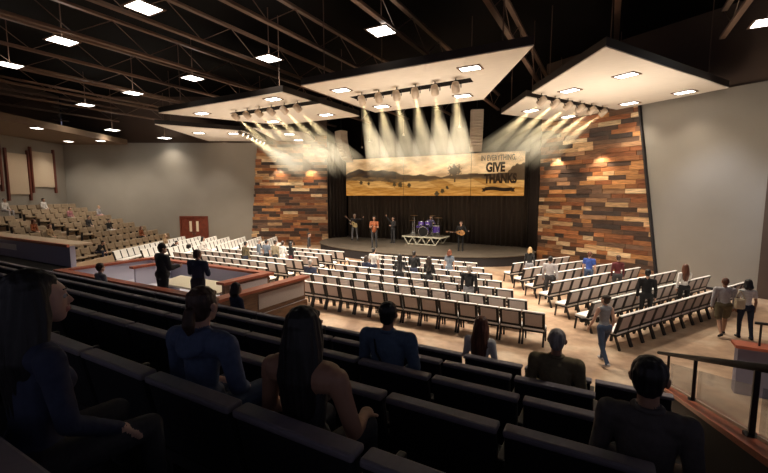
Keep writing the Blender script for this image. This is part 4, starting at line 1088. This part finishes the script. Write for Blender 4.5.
# riser and drum kit
rs = empty('drum_riser', (-11.55, 26.75, DK)); tag(rs, 'pale truss-framed drum riser on the stage', 'platform')
MB().box(-1.55, 1.55, -.75, .85, .52, .60).build('deck', M['truss'], rs)
MB().box(-1.5, 1.5, -.70, .8, .60, .61).build('deck_top', M['stage_floor'], rs)
tb = MB()
for y in (-.7, .8):
    n = 4
    for i in range(n):
        x0, x1, x2 = -1.4+2.8*i/n, -1.4+2.8*(i+.5)/n, -1.4+2.8*(i+1)/n
        tb.cyl((x0, y, .52), (x1, y, .0), .028, n=8); tb.cyl((x1, y, .0), (x2, y, .52), .028, n=8)
    tb.cyl((-1.05, y, .03), (1.05, y, .03), .025, n=8)
tb.build('truss_frame', M['truss'], rs)
D0 = V((-11.45, 26.6, DK+.61))
kit = empty('drum_kit', D0, 165); tag(kit, 'purple drum kit with brass cymbals on the riser', 'drum kit')
kit.scale = (1.15,)*3
def drum(name, c, ax, r_, l, m=None):
    c = V(c); ax = V(ax).normalized()
    o = MB().cyl(c-ax*l/2, c+ax*l/2, r_, n=24).build(name, m or M['purple'], kit)
    MB().cyl(c+ax*l/2, c+ax*(l/2+.008), r_*.96, n=24).build('drum_head', M['black'] if name == 'bass_drum' else M['white_fabric'], o)
    h_ = MB(); h_.cyl(c+ax*(l/2-.02), c+ax*(l/2+.004), r_*1.04, n=24); h_.cyl(c-ax*(l/2), c-ax*(l/2-.02), r_*1.04, n=24); h_.build('hoop', M['chrome'], o)
drum('bass_drum', (.1, .30, .30), (0, 1, 0), .30, .38)
drum('tom', (-.12, .22, .78), (0, -.3, 1), .16, .22); drum('tom', (.28, .22, .78), (0, -.3, 1), .17, .24)
drum('floor_tom', (-.62, -.1, .42), (0, 0, 1), .23, .42); drum('snare_drum', (.45, -.12, .55), (0, -.1, 1), .19, .15)
for x, y, z, r_ in ((-.78, .2, 1.15, .27), (-.45, .35, 1.28, .2), (.70, .25, 1.28, .25), (.85, -.05, .95, .2)):
    sdd = MB().cyl((x, y, 0), (x, y, z), .014, n=8)
    for q in range(3): sdd.cyl((x, y, .3), (x+.22*math.cos(q*2.1), y+.22*math.sin(q*2.1), 0), .012, n=6)
    so = sdd.build('cymbal_stand', M['chrome'], kit)
    MB().cyl((x, y, z), (x, y, z+.025), r_, .04, n=24).build('cymbal', M['brass'], so)
for x, y in ((-.62, -.1), (.45, -.12)):
    lg_ = MB()
    for q in range(3): lg_.cyl((x+.16*math.cos(q*2.1), y+.16*math.sin(q*2.1), .45), (x+.22*math.cos(q*2.1), y+.22*math.sin(q*2.1), 0), .012, n=6)
    lg_.build('drum_legs', M['chrome'], kit)
th_ = empty('drum_stool', D0+V((.12, .55, 0))); tag(th_, 'round black drum stool on the riser behind the kit', 'stool')
MB().cyl((0, 0, .44), (0, 0, .52), .17, n=20).build('seat', M['black'], th_); sdd = MB()
for q in range(3): sdd.cyl((0, 0, .3), (.2*math.cos(q*2.1), .2*math.sin(q*2.1), 0), .014, n=6)
sdd.cyl((0, 0, .2), (0, 0, .45), .02); sdd.build('stool_base', M['chrome'], th_)
person(D0+V((.12, .55, .0)), 165, 'drummer in pale purple shirt behind the purple drums', 'sit', 1.85, 'm', 'purple', 'charcoal', 'light', 'short', 'brown', arms={'L': ((-.4, .4, -.6), (.2, .9, .2)), 'R': ((.4, .4, -.6), (-.2, .9, .3))})

# carried things
cm = empty('camera_body', (-.42, 11.12, .98), -35); tag(cm, 'black camera hanging at the walking person\'s side', 'camera')
MB().rbox(-.075, .075, -.04, .04, -.05, .05, .012).build('camera_case', M['black'], cm); MB().cyl((0, .04, 0), (0, .13, 0), .035, .038).build('camera_lens', M['black'], cm)
def torus_strap(name, pts_, r_, m, label, cat):
    b = MB()
    for a, c in zip(pts_, pts_[1:]): b.cyl(a, c, r_, n=8)
    return tag(b.build(name, m, None, True), label, cat)
bg = empty('shoulder_bag', (3.42, 14.76, 1.08), -8); tag(bg, 'cream shoulder bag carried by the person in white top', 'bag')
MB().rbox(-.13, .13, -.06, .06, -.19, .12, .055).build('bag_body', cloth('cream_bag', (.62, .52, .36)), bg)
stp = MB(); stp.cyl((-.13, 0, .08), (.0, .05, .33), .012); stp.cyl((.13, 0, .08), (.02, .06, .33), .012); stp.build('bag_strap', cloth('cream_bag', (.62, .52, .36)), bg)
dz = rowFloor(2)-.06; q0 = V((-1.95, rowY(2)+.28, dz+.12))
torus_strap('shoulder_strap', [q0+V((-.13, .02, 1.10)), q0+V((-.12, -.06, 1.05)), q0+V((-.05, -.145, .92)), q0+V((.05, -.155, .78)), q0+V((.16, -.125, .64))], .011, M['black'], 'dark strap running across the back of the denim jacket', 'strap')
bk = empty('handbag', (-22.95, 15.75, .92), 60); tag(bk, 'black handbag on the lap of the person in white, far left block', 'bag')
MB().rbox(-.2, .2, -.08, .08, -.12, .14, .05).build('bag_body', M['black'], bk); MB().cyl((-.12, 0, .13), (.12, 0, .2), .012).build('bag_handle', M['black'], bk)
bpy.data.scenes.remove(TSC)
# ------------------------------------------------------------------ lamps without fixtures in frame: stage and wall washes, and added ceiling fill
def washes():
    for fr in (rw, lw):      # two sconce-like wall washers on each plank wall
        for L in (1.25, 3.9):
            a = fr(L, .62); b = fr(L, .12)
            add_lamp('SPOT', (a.x, a.y, 6.6), 330, (1, .80, .55), .06, spot=86, aim=(b.x, b.y, 4.6), blend=.8)
    for fr, Ls, pw in ((rw, (8.9, 12.2), 520), (lw, (8.8, 11.8, 14.8, 17.8, 20.4), 290)):
        for L in Ls:
            a = fr(L, 3.0); b = fr(L, .0)
            add_lamp('SPOT', (a.x, a.y, 8.0), pw, (.86, .90, 1.) if fr is rw else (1, .88, .74), .5, spot=62, aim=(b.x, b.y, 3.0), blend=.8)
    a = ll(3.5, 5); b = ll(0, 4.4)
    add_lamp('SPOT', (a.x, a.y, 8.0), 200, (1, .84, .66), .3, spot=80, aim=(b.x, b.y, 3.8), blend=.8)
    # stage wash
    for x in (-16, -12, -8): add_lamp('SPOT', (x, 20.5, 9.3), 420, (1, .85, .66), .3, spot=60, aim=(x*.6-12*.4, 25.6, .8), blend=1)
    # added fill lamps in mid-air, brightening the undersides of the ceiling panels
    for x, y, p_ in ((-7, 15.6, 95), (-17, 15.6, 72), (0, 18.8, 145), (-24, 18.8, 80), (-3, 22.8, 30), (-21, 22.8, 20)):
        l = add_lamp('AREA', (x, y, 3.4), p_, (1, .85, .69), 3.0, aim=(x, y, 12), spread=110)
washes()
w = bpy.data.worlds.new('World'); S.world = w; w.use_nodes = True
w.node_tree.nodes['Background'].inputs[0].default_value = (.52, .50, .66, 1)
w.node_tree.nodes['Background'].inputs[1].default_value = .21

# ------------------------------------------------------------------ camera
cam = bpy.data.cameras.new('camera'); co = bpy.data.objects.new('camera', cam); COL.objects.link(co)
cam.sensor_width = 36; cam.lens = 399.5/768*36; cam.clip_start = .05; cam.clip_end = 200
co.location = (0, 0, CAM_H); co.rotation_euler = (PI/2-math.atan(41.5/399.5), 0, R(29.3))
S.camera = co
S.view_settings.view_transform = 'Standard'; S.view_settings.look = 'None'; S.view_settings.gamma = 1; S.view_settings.use_curve_mapping = False
S.view_settings.exposure = 0
